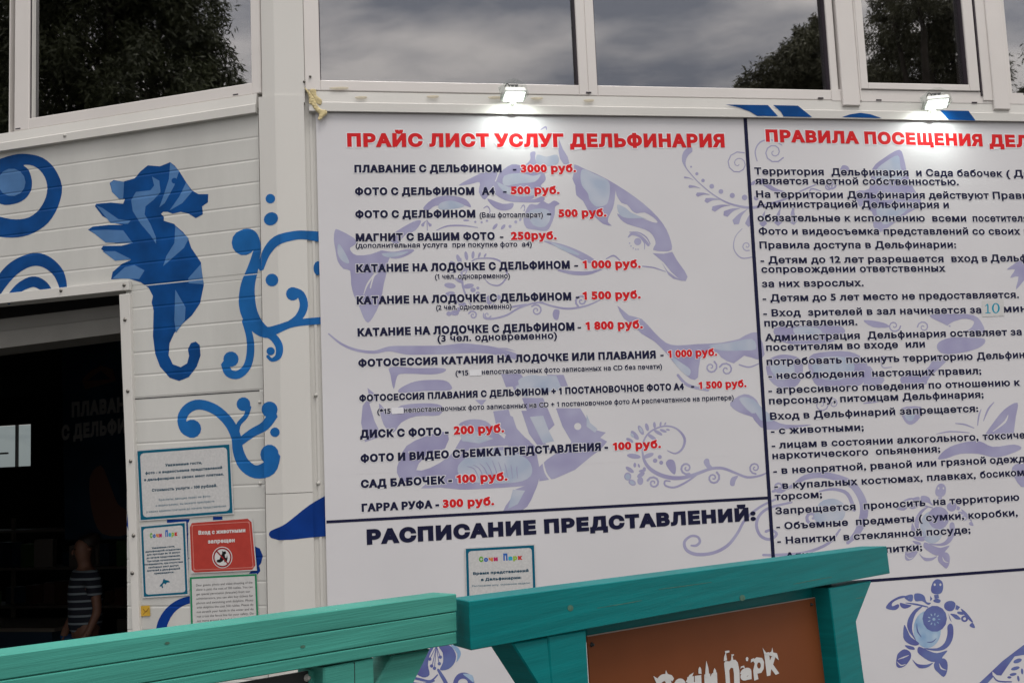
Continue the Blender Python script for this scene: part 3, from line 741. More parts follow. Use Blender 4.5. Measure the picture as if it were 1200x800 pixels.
sh = face_cam(mesh_obj('vinyl_sheet', Vn, Fn, 'vinyl', ban, True), PR)
# narrow fold lines of the vinyl
for (x0, y0, x1, y1) in ((390, 556, 860, 533), (1052, 676, 1060, 800), (790, 140, 795, 180)):
    print_on('vinyl_crease', PR, [stroke([(x0, y0, 1.2), ((x0+x1)/2, (y0+y1)/2+1, 1.6), (x1, y1, 1)])], DB+.0002, 'vinyl', ban)
dl = DB+.0003
NB = [0]
def B(name, polys, m='orn', holes=(), dd=0):
    NB[0] += 1; return print_on(name, PR, polys, dl+dd+4e-6*NB[0], m, ban, holes)
def line_rect(name, x0, y0, x1, y1, w): 
    t = np.array([x1-x0, y1-y0], float); t /= np.linalg.norm(t); n = np.array([-t[1], t[0]])*w/2
    return B(name, [[(x0+n[0], y0+n[1]), (x1+n[0], y1+n[1]), (x1-n[0], y1-n[1]), (x0-n[0], y0-n[1])]], 'ink', dd=.0005)
c1 = lambda ps: T_(380, 180, 4.446, ps)
c2 = lambda ps: T_(600, 150, 4.446, ps)
c3 = lambda ps: T_(380, 340, 4.446, ps)
c4 = lambda ps: T_(560, 340, 3.333, ps)
c5 = lambda ps: T_(380, 440, 3.529, ps)
c6 = lambda ps: T_(700, 480, 4.21, ps)
c7 = lambda ps: T_(780, 140, 4.286, ps)
c8 = lambda ps: T_(870, 130, 2.963, ps)
c9 = lambda ps: T_(880, 280, 3.636, ps)
c10 = lambda ps: T_(960, 460, 3.636, ps)
ct = lambda ps: T_(1000, 660, 5.714, ps)
# dolphin
B('dolphin_print', c2([blob([(325,190),(375,212),(440,240),(500,270),(590,325),(680,390),(760,465),(805,530),(828,590),(832,635),(790,643),(735,635),(748,605),(742,575),(715,540),(665,520),(600,500),(565,475),(548,445),(600,470),(660,465),(730,490),(760,492),(735,465),(690,440),(650,445),(625,430),(600,400),(570,390),(545,350),(540,325),(535,375),(525,420),(505,460),(500,490),(520,510),(475,500),(440,470),(400,435),(370,380),(335,350),(330,300),(315,265),(325,225)],2),
   [(732,652),(790,655),(835,645),(860,690),(900,745),(915,775),(905,797),(880,795),(830,750),(790,700)], [(780,700),(810,745),(850,775),(890,797),(840,785),(815,765)], stroke([(680,720,6),(740,728,7),(800,748,4)]),
   stroke([(605,570,6),(625,552,14),(660,560,16),(690,585,16),(712,612,14)]), stroke([(612,543,5),(660,545,7),(700,570,7),(720,605,5)]), ell(655,592,19), ell(613,600,4),ell(620,615,4),ell(632,626,4),ell(645,632,4),ell(657,632,4), stroke([(672,575,6),(690,600,6),(690,632,4)]),
   stroke([(170,590,6),(250,615,24),(330,650,36),(400,685,34),(440,700,12)]), stroke([(240,740,10),(320,755,20),(400,755,18),(470,735,6)]), stroke([(490,682,4),(530,665,9),(562,690,5)]), [(245,60),(265,110),(290,150),(300,190),(270,190),(250,160),(242,120)],
   blob([(-60,230),(0,190),(60,195),(95,165),(95,130),(122,125),(122,165),(165,230),(175,270),(150,300),(165,320),(130,350),(100,372),(50,385),(0,385),(-50,370),(-100,330),(-80,270)]),
   blob([(60,470),(90,400),(130,400),(160,380),(190,395),(220,378),(248,395),(225,410),(222,450),(205,500),(180,535),(120,530),(75,520)]), stroke([(150,10,4),(175,-5,8),(180,10,4)]), stroke([(45,420,4),(62,400,5),(66,430,4)]), ell(20,490,8,6,-40), ell(42,480,5)]))
B('dolphin_print', c2([blob([(370,215),(430,240),(500,275),(510,320),(505,365),(490,400),(440,410),(405,375),(395,340),(365,300),(357,250)]), blob([(-40,250),(40,235),(110,250),(150,240),(120,280),(40,290),(-40,300)]), blob([(85,440),(140,420),(190,430),(200,470),(170,515),(110,505)]), blob([(200,595),(280,620),(350,655),(330,660),(250,630)]), blob([(548,400),(590,415),(620,440),(670,462),(720,480),(680,470),(600,470),(560,450)]), blob([(130,140),(180,150),(235,140),(240,185),(180,200),(130,190)])]), 'orn_blue', dd=.00015)
B('dolphin_tail_print', c1([blob([(55,400),(75,397),(155,440),(165,470),(135,490),(140,510),(170,530),(240,525),(300,505),(345,520),(330,570),(325,620),(310,680),(300,740),(285,790),(255,850),(228,880),(205,855),(180,790),(155,740),(140,680),(135,610),(100,600),(70,560),(58,500),(50,450)],2),
   blob([(345,430),(400,390),(470,352),(505,352),(475,400),(420,425),(385,470),(350,460)]), blob([(515,285),(560,240),(620,220),(680,222),(740,240),(765,280),(720,268),(650,275),(580,272),(545,295)]),
   blob([(700,165),(780,120),(850,90),(900,100),(890,140),(865,200),(835,240),(805,200),(810,150),(760,160)]), blob([(850,235),(930,262),(985,258),(975,288),(930,297),(885,280)]), blob([(290,505),(360,512),(430,498),(470,505),(410,540),(350,545)]),
   blob([(870,130),(930,180),(1000,215),(1080,240),(1140,220),(1140,250),(1060,255),(960,245),(900,200)]),
   stroke([(585,400,4),(640,378,8),(720,375,8),(800,385,4)]), stroke([(830,285,4),(850,275,7),(864,300,5),(848,332,4)]), stroke([(535,345,4),(537,400,5)]), drop(512,374,9,532,350), drop(553,374,9,538,350), ell(740,348,16,5), ell(787,356,6), ell(820,358,6), ell(848,350,6), ell(890,380,19,8,-50), ell(932,382,16,8,-50), ell(968,379,8), ell(998,356,8), ell(1022,342,6), stroke([(1030,270,4),(1045,275,4),(1040,300,4)])]), 'orn',
   c1([stroke([(205,735,3),(225,680,9),(268,620,8)]), stroke([(240,700,7),(258,640,7),(285,618,3)])]))
B('dolphin_print', c1([blob([(600,262),(650,245),(700,255),(730,275),(660,290),(600,290)]), blob([(300,520),(380,515),(440,510),(400,530),(330,540)]), blob([(75,470),(110,520),(130,570),(95,560),(70,520)]), blob([(900,150),(960,175),(1040,190),(1120,180),(1140,200),(1050,225),(950,210)])]), 'orn_blue', dd=.00015)
# plants
sp = lambda L, ss: [stroke([(x, y, w) for x, y, w in L])]+ss
B('plant_print', c1([stroke([(712,545,5),(715,610,10),(718,660,12),(727,710,10),(745,750,8),(770,800,6)]), ell(655,687,30,14,8), ell(752,690,28,13,-10), ell(655,730,26,12,-10), ell(700,548,24,10,70), ell(740,532,24,9,80), ell(775,528,20,8,95), ell(808,528,15,6,110), ell(838,530,12,5,120), ell(672,575,22,11,40), ell(665,610,24,11,15), ell(735,600,22,10,-40), ell(775,710,14,12), ell(800,730,12),ell(800,700,8), ell(700,660,24,9,30),
   stroke([(730,640,5),(770,560,6),(830,545,7),(900,552,9),(945,590,10),(948,645,9),(912,685,8),(865,680,6),(838,655,4)]), ell(680,770,20,12), ell(715,790,18,11,30)])+
  c3([ell(680,118,22,14), ell(650,122,14,12), ell(645,95,14,10), ell(725,75,16,12), ell(695,48,20,10,20), ell(700,100,12), spiral(775,130,24,1.4,200,9), stroke([(830,120,6),(835,145,9),(880,148,10),(950,130,10),(1010,95,10),(1080,70,9),(1140,62,7)]), spiral(1105,105,32,1.5,220,9), spiral(850,128,20,1,20,7)])+
  c4([stroke([(190,58,6),(240,48,7),(290,62,7),(350,72,8),(420,62,7),(478,38,3)]), spiral(405,42,25,1.5,120,8), blob([(292,92),(300,75),(318,78),(318,95),(312,115),(298,112)]), ell(45,38,14,18), ell(80,28,10), stroke([(60,55,6),(100,70,7),(150,62,8),(190,55,6)])]))
B('scroll_print', c6([stroke([(222,205,8),(232,250,14),(260,290,18),(310,320,20),(370,335,20),(430,333,18),(490,315,16),(560,290,14),(620,288,14),(680,310,12),(740,332,12),(800,325,10),(840,308,6)]), stroke([(360,352,6),(335,350,9),(335,372,9),(380,382,10),(440,355,10),(490,320,8)]), stroke([(222,210,8),(230,150,8),(265,105,8),(330,80,8),(390,92,9),(430,140,13),(420,190,11),(385,215,8),(345,200,4)]),
   spiral(440,287,32,1.5,60,11), spiral(572,335,33,1.5,-60,11), spiral(778,286,30,1.5,80,9), spiral(277,360,32,1.5,200,11), blob([(338,265),(352,245),(378,250),(388,285),(382,318),(358,300)]), blob([(525,262),(532,242),(550,243),(556,268),(572,288),(548,292)]), blob([(655,352),(665,332),(695,325),(682,350),(675,374),(657,372)]),
   ell(185,125,28,12,50), ell(215,100,26,11,62), ell(245,85,20,9,75), ell(282,75,16,7,85), ell(312,70,12,5,100), ell(335,68,8,4,120), ell(160,150,20,9,30), ell(180,228,34,12,8), ell(252,225,28,11,-20), ell(270,135,28,9,35), ell(300,112,24,8,30), ell(325,103,18,7,20), ell(348,98,10,5,10), ell(285,250,11), ell(308,232,10), ell(315,260,10),
   ell(160,295,24,10,35), ell(150,328,18,20), ell(172,358,20,14,30), ell(212,350,15,20), ell(215,320,22,11,-35), ell(185,272,12,7,90), ell(205,275,10,5,70), ell(222,300,18,7,-10), ell(232,290,8)]))
B('scroll_print', c6([stroke([(462,668,8),(488,668,13),(506,650,13),(495,626,12),(462,622,12),(430,650,14),(440,690,16),(490,712,17),(570,705,16),(640,670,16),(690,610,14),(730,540,13),(800,480,12),(880,440,10)]), stroke([(830,600,14),(858,592,12),(885,612,14),(850,638,15),(805,620,15),(785,570,15),(800,520,14),(850,482,13),(960,455,10)])])+
  c10([stroke([(-200,420,10),(-120,400,14),(-60,360,22),(20,350,26),(100,370,30),(150,400,30),(185,460,32),(190,520,36),(165,590,28),(120,640,14)]), spiral(-170,400,28,1.4,0,10), spiral(-30,530,36,1.2,0,16), stroke([(-240,690,10),(-180,690,12),(-60,680,12),(40,640,12),(90,580,8)]), stroke([(0,420,6),(60,410,12),(120,430,16),(150,500,16)])]))
B('scroll_print', c6([ell(172,125,12,7,50), ell(150,330,12,14), ell(172,358,12,8,30), ell(215,98,14,6,62)])+c10([blob([(0,470),(60,450),(110,480),(100,540),(40,560),(-20,540)])]), 'orn_blue', dd=.00015)
# angel fish
B('fish_print', c3([stroke([(22,226,7),(90,280,12),(170,312,14),(260,322,16),(340,305,26),(430,312,46),(520,312,46),(620,310,46),(720,302,52),(800,305,44),(870,312,40),(950,330,36),(1010,350,30)]), *[[(x,300),(x-40,y),(x+50,318)] for x, y in ((760,280),(830,282),(890,285),(950,300))],
   blob([(345,400),(480,405),(620,405),(625,425),(560,438),(420,434),(380,448),(362,515),(345,440)]), blob([(390,515),(450,482),(520,468),(620,468),(657,490),(655,520),(520,524),(400,535)]),
   [(225,508),(265,540),(262,570),(235,590),(262,680),(300,760),(212,790),(192,690),(200,600),(235,560)], blob([(285,590),(340,640),(400,600),(520,588),(610,600),(600,650),(480,655),(400,690),(360,740),(310,700)]),
   blob([(700,700),(760,672),(840,680),(880,720),(850,730),(780,720)]), blob([(930,440),(1010,430),(1040,470),(1000,530),(975,490)]), [(880,630),(960,620),(985,700),(1050,770),(1120,830),(1010,850),(960,760),(900,720)], [(1030,560),(1140,560),(1200,700),(1150,750),(1060,640)], [(785,570),(845,570),(820,600)]])+
  c5([blob([(310,350),(340,290),(420,250),(510,230),(500,300),(420,330),(380,390),(440,380),(520,330),(560,270),(600,215),(650,200),(700,215),(745,260),(760,190),(742,160),(780,170),(800,230),(850,270),(880,330),(890,400),(885,440),(870,480),(840,540),(800,560),(740,560),(770,510),(790,470),(850,450),(830,455),(740,462),(640,468),(560,470),(480,462),(400,465),(430,440),(380,430),(330,440),(300,400)],2)])+
  c4([[(305,460),(400,460),(430,510),(460,545),(500,555),(478,575),(505,590),(480,620),(440,650),(380,700),(300,735),(240,745),(238,690),(270,660),(300,640),(360,610),(365,590),(330,530)], [(170,470),(205,470),(235,540),(262,595),(290,625),(240,615),(200,560)], [(270,330),(335,330),(352,374),(300,378)], [(90,325),(160,330),(165,372),(110,378)]]), 'orn', c4([ell(390,531,14)])+c5([stroke([(540,330,3),(640,300,6),(760,290,4)]), stroke([(900,330,4),(915,400,8),(945,440,8)])]))
B('fish_print', c5([blob([(555,370),(600,330),(660,310),(760,310),(840,345),(860,400),(820,435),(720,445),(620,440),(560,410)]), [(790,45),(880,0),(960,0),(985,60),(900,70),(830,90)], [(850,170),(905,165),(930,230),(950,270),(905,280)], [(1085,160),(1100,195),(1130,220),(1120,235),(1085,210)], [(780,470),(830,475),(800,530),(760,550)], [(560,235),(600,215),(640,235),(700,260),(640,280),(570,270)]])+c3([blob([(1010,470),(1080,440),(1160,460),(1160,510),(1050,520)])]), 'orn_blue', dd=.00015)
for k in range(9): B('fish_print', c5([stroke([(590+k*26, 350+abs(k-4)*6, 1.5), (620+k*22, 385, 4), (640+k*20, 425, 1.5)])]), 'orn', dd=.0005)
# whale and turtle shapes crossing the divider
B('whale_print', c4([blob([(545,60),(590,98),(640,112),(690,165),(735,205),(780,215),(860,210),(950,205),(1040,185),(1095,168),(1120,250),(1090,270),(1040,255),(1000,285),(950,262),(930,240),(870,262),(860,340),(830,345),(780,300),(740,250),(690,200),(640,170),(600,130),(570,110)],2), blob([(985,440),(1040,405),(1090,430),(1110,500),(1060,490),(1010,470)]), spiral(910,300,26,1.4,-60,7), spiral(970,310,28,1.4,200,7), stroke([(1020,290,5),(1060,300,6),(1100,285,4)]), stroke([(780,330,10),(820,370,12),(900,390,10)])]))
B('whale_print', c4([blob([(900,215),(980,205),(1070,190),(1085,230),(1020,235),(950,235)]), blob([(1020,425),(1060,420),(1095,460),(1070,480)]), blob([(755,260),(790,280),(830,310),(820,335),(780,300)])]), 'orn_blue', dd=.00015)
turtle = [blob([(520,165),(535,120),(565,103),(595,120),(602,160),(590,195),(560,205),(528,195)]), [(515,215),(530,235),(515,250)], [(540,210),(570,205),(575,230),(545,235)], blob([(535,245),(560,233),(585,245),(575,262),(545,258)]),
  blob([(218,290),(250,250),(310,218),(350,215),(345,225),(300,238),(262,262),(262,285),(300,270),(306,290),(280,310),(235,305)]), blob([(340,222),(385,205),(400,215),(395,250),(370,250)]), blob([(408,205),(440,198),(475,215),(490,255),(520,262),(500,275),(460,250),(415,250)]), blob([(312,262),(350,270),(390,280),(350,300),(320,290)]), stroke([(350,262,4),(420,272,12),(500,290,8)]),
  blob([(610,270),(635,250),(670,252),(685,275),(670,310),(640,318),(612,300)]), [(690,275),(715,290),(700,310),(682,305)], blob([(650,335),(690,340),(720,370),(690,372),(665,352)]), blob([(720,300),(760,330),(800,385),(790,390),(740,340)]), ell(745,368,24,22), blob([(778,410),(800,395),(815,428),(790,425)]), [(635,330),(660,392),(645,372)], blob([(700,320),(740,325),(735,342),(700,335)]),
  blob([(465,285),(420,300),(380,345),(360,400),(370,450),(400,490),(420,515),(395,450),(398,390),(420,330)]), blob([(340,410),(360,440),(385,490),(440,530),(420,548),(370,535),(335,495)]), blob([(650,400),(668,420),(668,490),(640,550),(590,580),(520,580),(470,565),(560,565),(610,530),(630,470),(630,420)]), blob([(440,555),(500,580),(560,598),(630,580),(600,620),(580,650),(520,655),(460,620),(430,590)]), blob([(345,545),(400,555),(410,575),(370,570)]),
  blob([(395,640),(430,670),(490,675),(535,662),(500,692),(450,700),(420,680)]), blob([(300,600),(340,572),(380,590),(385,630),(350,680),(310,697),(287,680),(290,630)]), blob([(545,660),(600,632),(630,660),(628,720),(605,757),(570,730),(543,700)]), ell(545,368,82,88)]
th = [ell(372,230,2), stroke([(300,640,3),(340,625,9),(372,612,3)]), stroke([(575,668,3),(590,700,10),(622,712,3)]), ell(545,140,7,9), ell(583,140,7,9), ell(745,368,10), stroke([(292,655,3),(320,680,8),(350,672,3)])]
B('turtle_print', ct(turtle), 'orn_dark', ct(th), dd=.0001)
B('turtle_print', ct([ell(495,440,92,125,0,24)]), 'orn_mid', dd=0)
B('turtle_print', ct([ell(540,372,10)]+[ell(540+34*math.cos(a), 372+34*math.sin(a), 9, 3.5, math.degrees(a)) for a in [i*math.pi/4.5 for i in range(9)]]), 'orn_mid', dd=.0005)
B('turtle_print', ct([stroke([(425,400,3),(430,450,8),(455,490,3)]), stroke([(495,525,3),(530,522,7),(555,500,3)])]), 'orn_dark', dd=.0006)
tf = lambda ps: [[(1103+(x-1099)*.87, 566+(y-678)*.87) for x, y in c] for c in ct(ps)]
B('turtle_print', tf(turtle), 'orn', tf(th), dd=.0001); B('turtle_print', tf([ell(495,440,92,125,0,24)]), 'orn_blue')
B('fin_print', ct([[(830,810),(900,745),(1000,650),(1138,545),(1190,520),(1190,600),(1138,610),(1080,620),(1030,690),(990,748),(960,745),(930,720),(935,760),(880,820)], stroke([(935,750,6),(970,785,10),(1060,790,8)]), ell(1100,650,30,14,-20), ell(1085,700,30,12,-15), ell(1070,740,24,10,-10), ell(1045,760,14,8), ell(1105,768,8,20,-10), ell(1130,720,8,20,-5)]), 'orn_dark', dd=.0001)
# leafy branch, butterfly, big turtle at the right
B('branch_print', c7([stroke([(125,150,30),(102,172,30),(92,205,20),(100,238,7),(125,272,5),(170,320,5),(240,378,6),(320,422,9),(420,443,13),(500,430,12),(600,400,10),(680,360,8),(760,325,6)])]+[drop(hx,hy,r,tx,ty) for hx,hy,r,tx,ty in ((95,291,5,140,305),(120,337,8,175,347),(160,378,11,222,378),(205,408,13,272,403),(242,450,15,325,432),(302,475,17,375,446),(352,515,19,410,452),(418,525,19,440,458),(490,525,19,500,458),(565,520,19,580,440),(642,515,19,650,420))]+
  [ell(x,y,r) for x,y,r in ((128,238,5),(157,273,8),(188,307,9),(232,336,12),(278,362,12),(335,382,13),(397,392,14),(455,395,12))]+[spiral(365,222,62,1.7,-60,6,.1,-1), spiral(545,165,54,1.6,30,7,.1), stroke([(460,210,5),(450,160,6),(475,115,7),(530,103,6),(585,130,5)]), stroke([(385,548,3),(350,590,4),(343,650,5),(380,695,6),(440,690,5)]), spiral(408,635,26,1.3,60,6), spiral(830,325,28,1.4,0,10), stroke([(420,330,8),(480,310,30),(540,350,20),(600,365,6)]), stroke([(880,260,6),(890,235,8),(915,240,6),(910,265,4)]), stroke([(720,400,5),(730,350,8),(780,360,4)])]))
B('butterfly_print', c8([blob([(452,200),(490,165),(545,135),(562,170),(572,215),(595,270),(622,322),(575,355),(520,395),(480,420),(455,400),(450,350),(405,330),(395,280),(440,270)]), blob([(340,200),(360,190),(372,205),(350,215)]), spiral(298,262,14,1.3,0,5)]), 'orn', c8([blob([(470,300),(500,290),(530,300),(500,310)])]))
B('butterfly_print', c8([blob([(465,205),(500,175),(540,155),(548,190),(555,235),(500,245),(465,240)]), blob([(465,340),(520,330),(580,330),(540,370),(490,395)]), ]), 'orn_blue', dd=.00015)
B('big_turtle_print', c9([blob([(65,530),(100,500),(150,492),(210,510),(222,560),(200,620),(140,640),(80,600)]), blob([(250,500),(320,480),(420,480),(480,510),(500,560),(470,620),(380,640),(290,630),(250,570)]), blob([(795,470),(800,440),(850,420),(930,420),(995,425),(985,455),(920,480),(830,490)]), blob([(760,325),(860,318),(950,325),(985,360),(990,400),(900,395),(820,360)]), blob([(100,380),(200,370),(300,365),(380,370),(400,400),(340,440),(200,450),(120,430)]), blob([(480,345),(560,355),(590,375),(520,375)]), blob([(500,540),(530,570),(570,600),(520,640),(480,620)]), blob([(660,560),(740,560),(790,500),(850,500),(760,590),(740,620),(640,615)]), blob([(640,720),(725,715),(720,760),(685,790),(655,775)]), blob([(-20,700),(0,680),(80,760),(150,790),(260,790),(140,810),(40,800)]),
   spiral(610,370,28,1.4,0,6), spiral(735,375,26,1.4,180,6), stroke([(600,520,4),(560,500,6),(560,545,5),(600,545,4)]), spiral(300,705,30,1.3,0,5), spiral(350,700,26,1.3,180,5), stroke([(480,700,4),(540,690,10),(600,670,4)]), blob([(0,400),(40,410),(30,500),(0,490),(-60,440)]), blob([(1090,130),(1130,100),(1165,60),(1200,60),(1240,140),(1180,160),(1130,215),(1140,160),(1105,165),(1125,130)])]), 'orn', c9([stroke([(830,375,3),(880,350,8),(950,355,3)]), blob([(850,365),(900,340),(950,350),(930,385),(870,395)])]))
B('big_turtle_print', c9([blob([(260,520),(340,500),(420,510),(440,560),(380,600),(290,590)]), blob([(80,540),(130,520),(180,530),(180,580),(120,600)]), blob([(650,730),(700,725),(690,770),(665,770)]), blob([(180,380),(280,378),(300,410),(220,430)]), blob([(0,680),(50,720),(100,770),(40,770)])]), 'orn_blue', dd=.00015)
B('sea_horse_print', c10([blob([(845,42),(838,100),(820,190),(760,185),(700,195),(740,130),(790,70)]), blob([(505,280),(540,240),(600,215),(680,205),(740,230),(830,220),(860,240),(760,275),(680,260),(600,260),(540,280)]), stroke([(580,130,3),(620,135,7),(660,150,3)]), stroke([(700,120,3),(720,70,8),(745,40,3)]), stroke([(675,140,3),(680,100,7),(690,70,3)]), stroke([(500,175,3),(560,165,6),(640,170,3)]), blob([(820,330),(850,300),(900,320),(900,380),(860,400)]), spiral(440,600,20,1,0,6)]), 'orn', c10([stroke([(740,165,3),(790,125,9),(805,95,3)])]))

c11 = lambda ps: T_(430, 700, 4.444, ps)
B('flower_print', c11([blob([(375,252),(430,247),(462,290),(458,335),(425,370),(380,375),(396,335),(394,285)]), blob([(330,262),(350,252),(326,300),(318,350),(326,400),(290,413),(248,380),(285,318)]), *[stroke([(362,250,3),(x,y,4)]) for x,y in ((327,318),(340,352),(352,362),(375,340),(382,308))], *[ell(x,y,9) for x,y in ((327,318),(337,354),(352,366),(377,342),(382,308))],
  stroke([(370,372,12),(388,402,18),(412,445,20),(440,520,20)]), stroke([(212,408,7),(270,422,14),(330,432,10),(368,400,7)]), stroke([(228,440,10),(290,450,14),(350,430,10)]), blob([(448,450),(468,402),(505,388),(545,405),(560,450),(540,500),(480,500)]), stroke([(200,470,20),(280,520,26),(380,540,20)])]), 'orn_dark', c11([ell(500,442,26,22)]), dd=.0001)
B('flower_print', c11([blob([(435,245),(470,255),(490,292),(466,335),(470,290)]), blob([(500,395),(548,402),(556,440),(530,420)])]), 'orn_mid', dd=.0002)

# divider lines
line_rect('divider_line', 382.5, 611.2, 900, 583, 3.4); line_rect('divider_line', 873.1, 136.6, 908.5, 690, 4.2); line_rect('divider_line', 905, 688.5, 1330, 657, 3.4)

# ---- lettering
TD = dl+.0009
def tx(s, x0, y0, x1, y1, cap, m='ink', bold=.032, halo=.06, name='text_line', **k):
    return text_on(name, PR, s, x0, y0, x1, y1, cap, TD, m, ban, bold, halo, **k)
K = 'КАТАНИЕ НА ЛОДОЧКЕ С ДЕЛЬФИНОМ'
tx('ПРАЙС ЛИСТ УСЛУГ ДЕЛЬФИНАРИЯ', 407, 172.3, 849.5, 173, 15.4, 'red_ink', .04)
for a in (
 ('ПЛАВАНИЕ С ДЕЛЬФИНОМ',415.3,202.5,588,202,8.8,0),('-',601,202,605.2,202,8.8,0),('3000 руб.',610.6,202.4,675.3,202,9.4,1),
 ('ФОТО С ДЕЛЬФИНОМ',416,229,556,228.6,8.8,0),('А4',564.9,228.6,579.9,228.5,8.8,0),('-',589.6,228,593.7,228,8.8,0),('500 руб.',598.8,228,656,227.6,9.4,1),
 ('ФОТО С ДЕЛЬФИНОМ',416.4,255.8,557.2,255.1,8.8,0),('(Ваш фотоаппарат)',562,255,636.4,254.7,5.9,0),('-',641,254,645.8,254,8.8,0),('500 руб.',654.7,254.8,711,254,9.4,1),
 ('МАГНИТ С ВАШИМ ФОТО',417,283,580,281.2,8.9,0),('-',585.8,281,590,281,8.8,0),('250руб.',598.8,281.3,652.5,280.8,9.6,1),('(дополнительная услуга  при покупке фото  а4)',416.7,290.6,623.4,289,5.8,0),
 (K,417.5,319.4,668,315,9.2,0),('-',673,314.6,677.5,314.5,9,0),('1 000 руб.',683,314.8,751,314,9.6,1),('(1 чел. одновременно)',509.7,327,597.8,326,5.9,0),
 (K,418,356.9,669.7,351.9,9.2,0),('-',674.7,351.5,679,351.4,9,0),('1 500 руб.',683,351.3,751,349.8,9.6,1),('(2 чел. одновременно)',511,363.2,599.7,361.6,5.9,0),
 (K,419,394.3,673.4,387.3,9.4,0),('-',676.8,387,681,386.9,9,0),('1 800 руб.',686.4,386.8,753.5,384.8,9.8,1),('(3 чел. одновременно)',512.6,400.6,653,397,8,0),
 ('ФОТОСЕССИЯ КАТАНИЯ НА ЛОДОЧКЕ ИЛИ ПЛАВАНИЯ',419.9,430,768.7,419.8,8.9,0),('-',774,419.4,777.8,419.3,9,0),('1 000 руб.',783,419.2,840.6,416.8,8.8,1),
 ('(*15',533.8,440,549,439.5,6,0),('непостановочных фото записанных на CD без печати)',564.6,438.7,776,432,5.8,0),
 ('ФОТОСЕССИЯ ПЛАВАНИЯ С ДЕЛЬФИНОМ + 1 ПОСТАНОВОЧНОЕ ФОТО А4',421,470.6,801.6,456.7,7.9,0),('-',809.9,456,813.6,455.9,8,0),('1 500 руб.',819,455.8,875,453.4,8.6,1),
 ('(*15',442,485,458,484.4,6,0),('непостановочных фото записанных на CD + 1 постановочное фото А4 распечатанное на принтере)',473.6,483.2,860,468.4,5.8,0),
 ('ДИСК С ФОТО -',422,513.2,526,510,9.4,0),('200 руб.',531.7,509.2,591,506.4,10,1),
 ('ФОТО И ВИДЕО СЪЕМКА ПРЕДСТАВЛЕНИЯ -',422.5,541.8,712.8,527.5,9.2,0),('100 руб.',718.4,527.6,774.8,524.6,9.4,1),
 ('САД БАБОЧЕК -',422.9,571.6,530,566.4,9.3,0),('100 руб.',535,566,595,562.8,9.9,1),('ГАРРА РУФА -',423.8,599.4,514.8,594.8,9.2,0),('300 руб.',519,595,579.3,591.6,9.9,1)):
    s, x0, y0, x1, y1, cap, rd = a
    small = cap < 6.5
    if s == '-': B('text_line', [[(x0, y0-3.9), (x1, y1-3.9), (x1, y1-2.2), (x0, y0-2.2)]], 'ink', dd=.0009); continue
    if 'непост' in s or s.startswith('('): tx(s, x0, y0, x1, y1, cap, 'ink', .022 if cap < 7 else .027, .05)
    else: tx(s, x0, y0, x1, y1, cap, 'red_ink' if rd else 'ink', .038 if rd else .042)
tx('РАСПИСАНИЕ ПРЕДСТАВЛЕНИЙ:', 430, 638, 886, 609.6, 17.2, 'head_ink', .045, 0, cap1=15.2)
print_on('paper_patch', PR, [[(550,433.5),(564,432.8),(564.5,439.5),(550.5,440.4)]], TD+.0002, 'halo', ban); print_on('paper_patch', PR, [[(459,477.6),(472.5,477),(473,484.2),(459.3,485)]], TD+.0002, 'halo', ban)
tx('ПРАВИЛА ПОСЕЩЕНИЯ', 897.7, 166.4, 1151.8, 171.8, 14, 'red_ink', .04); tx('ДЕЛЬФИНАРИЯ', 1159.8, 172.2, 1330, 175.5, 14, 'red_ink', .04)
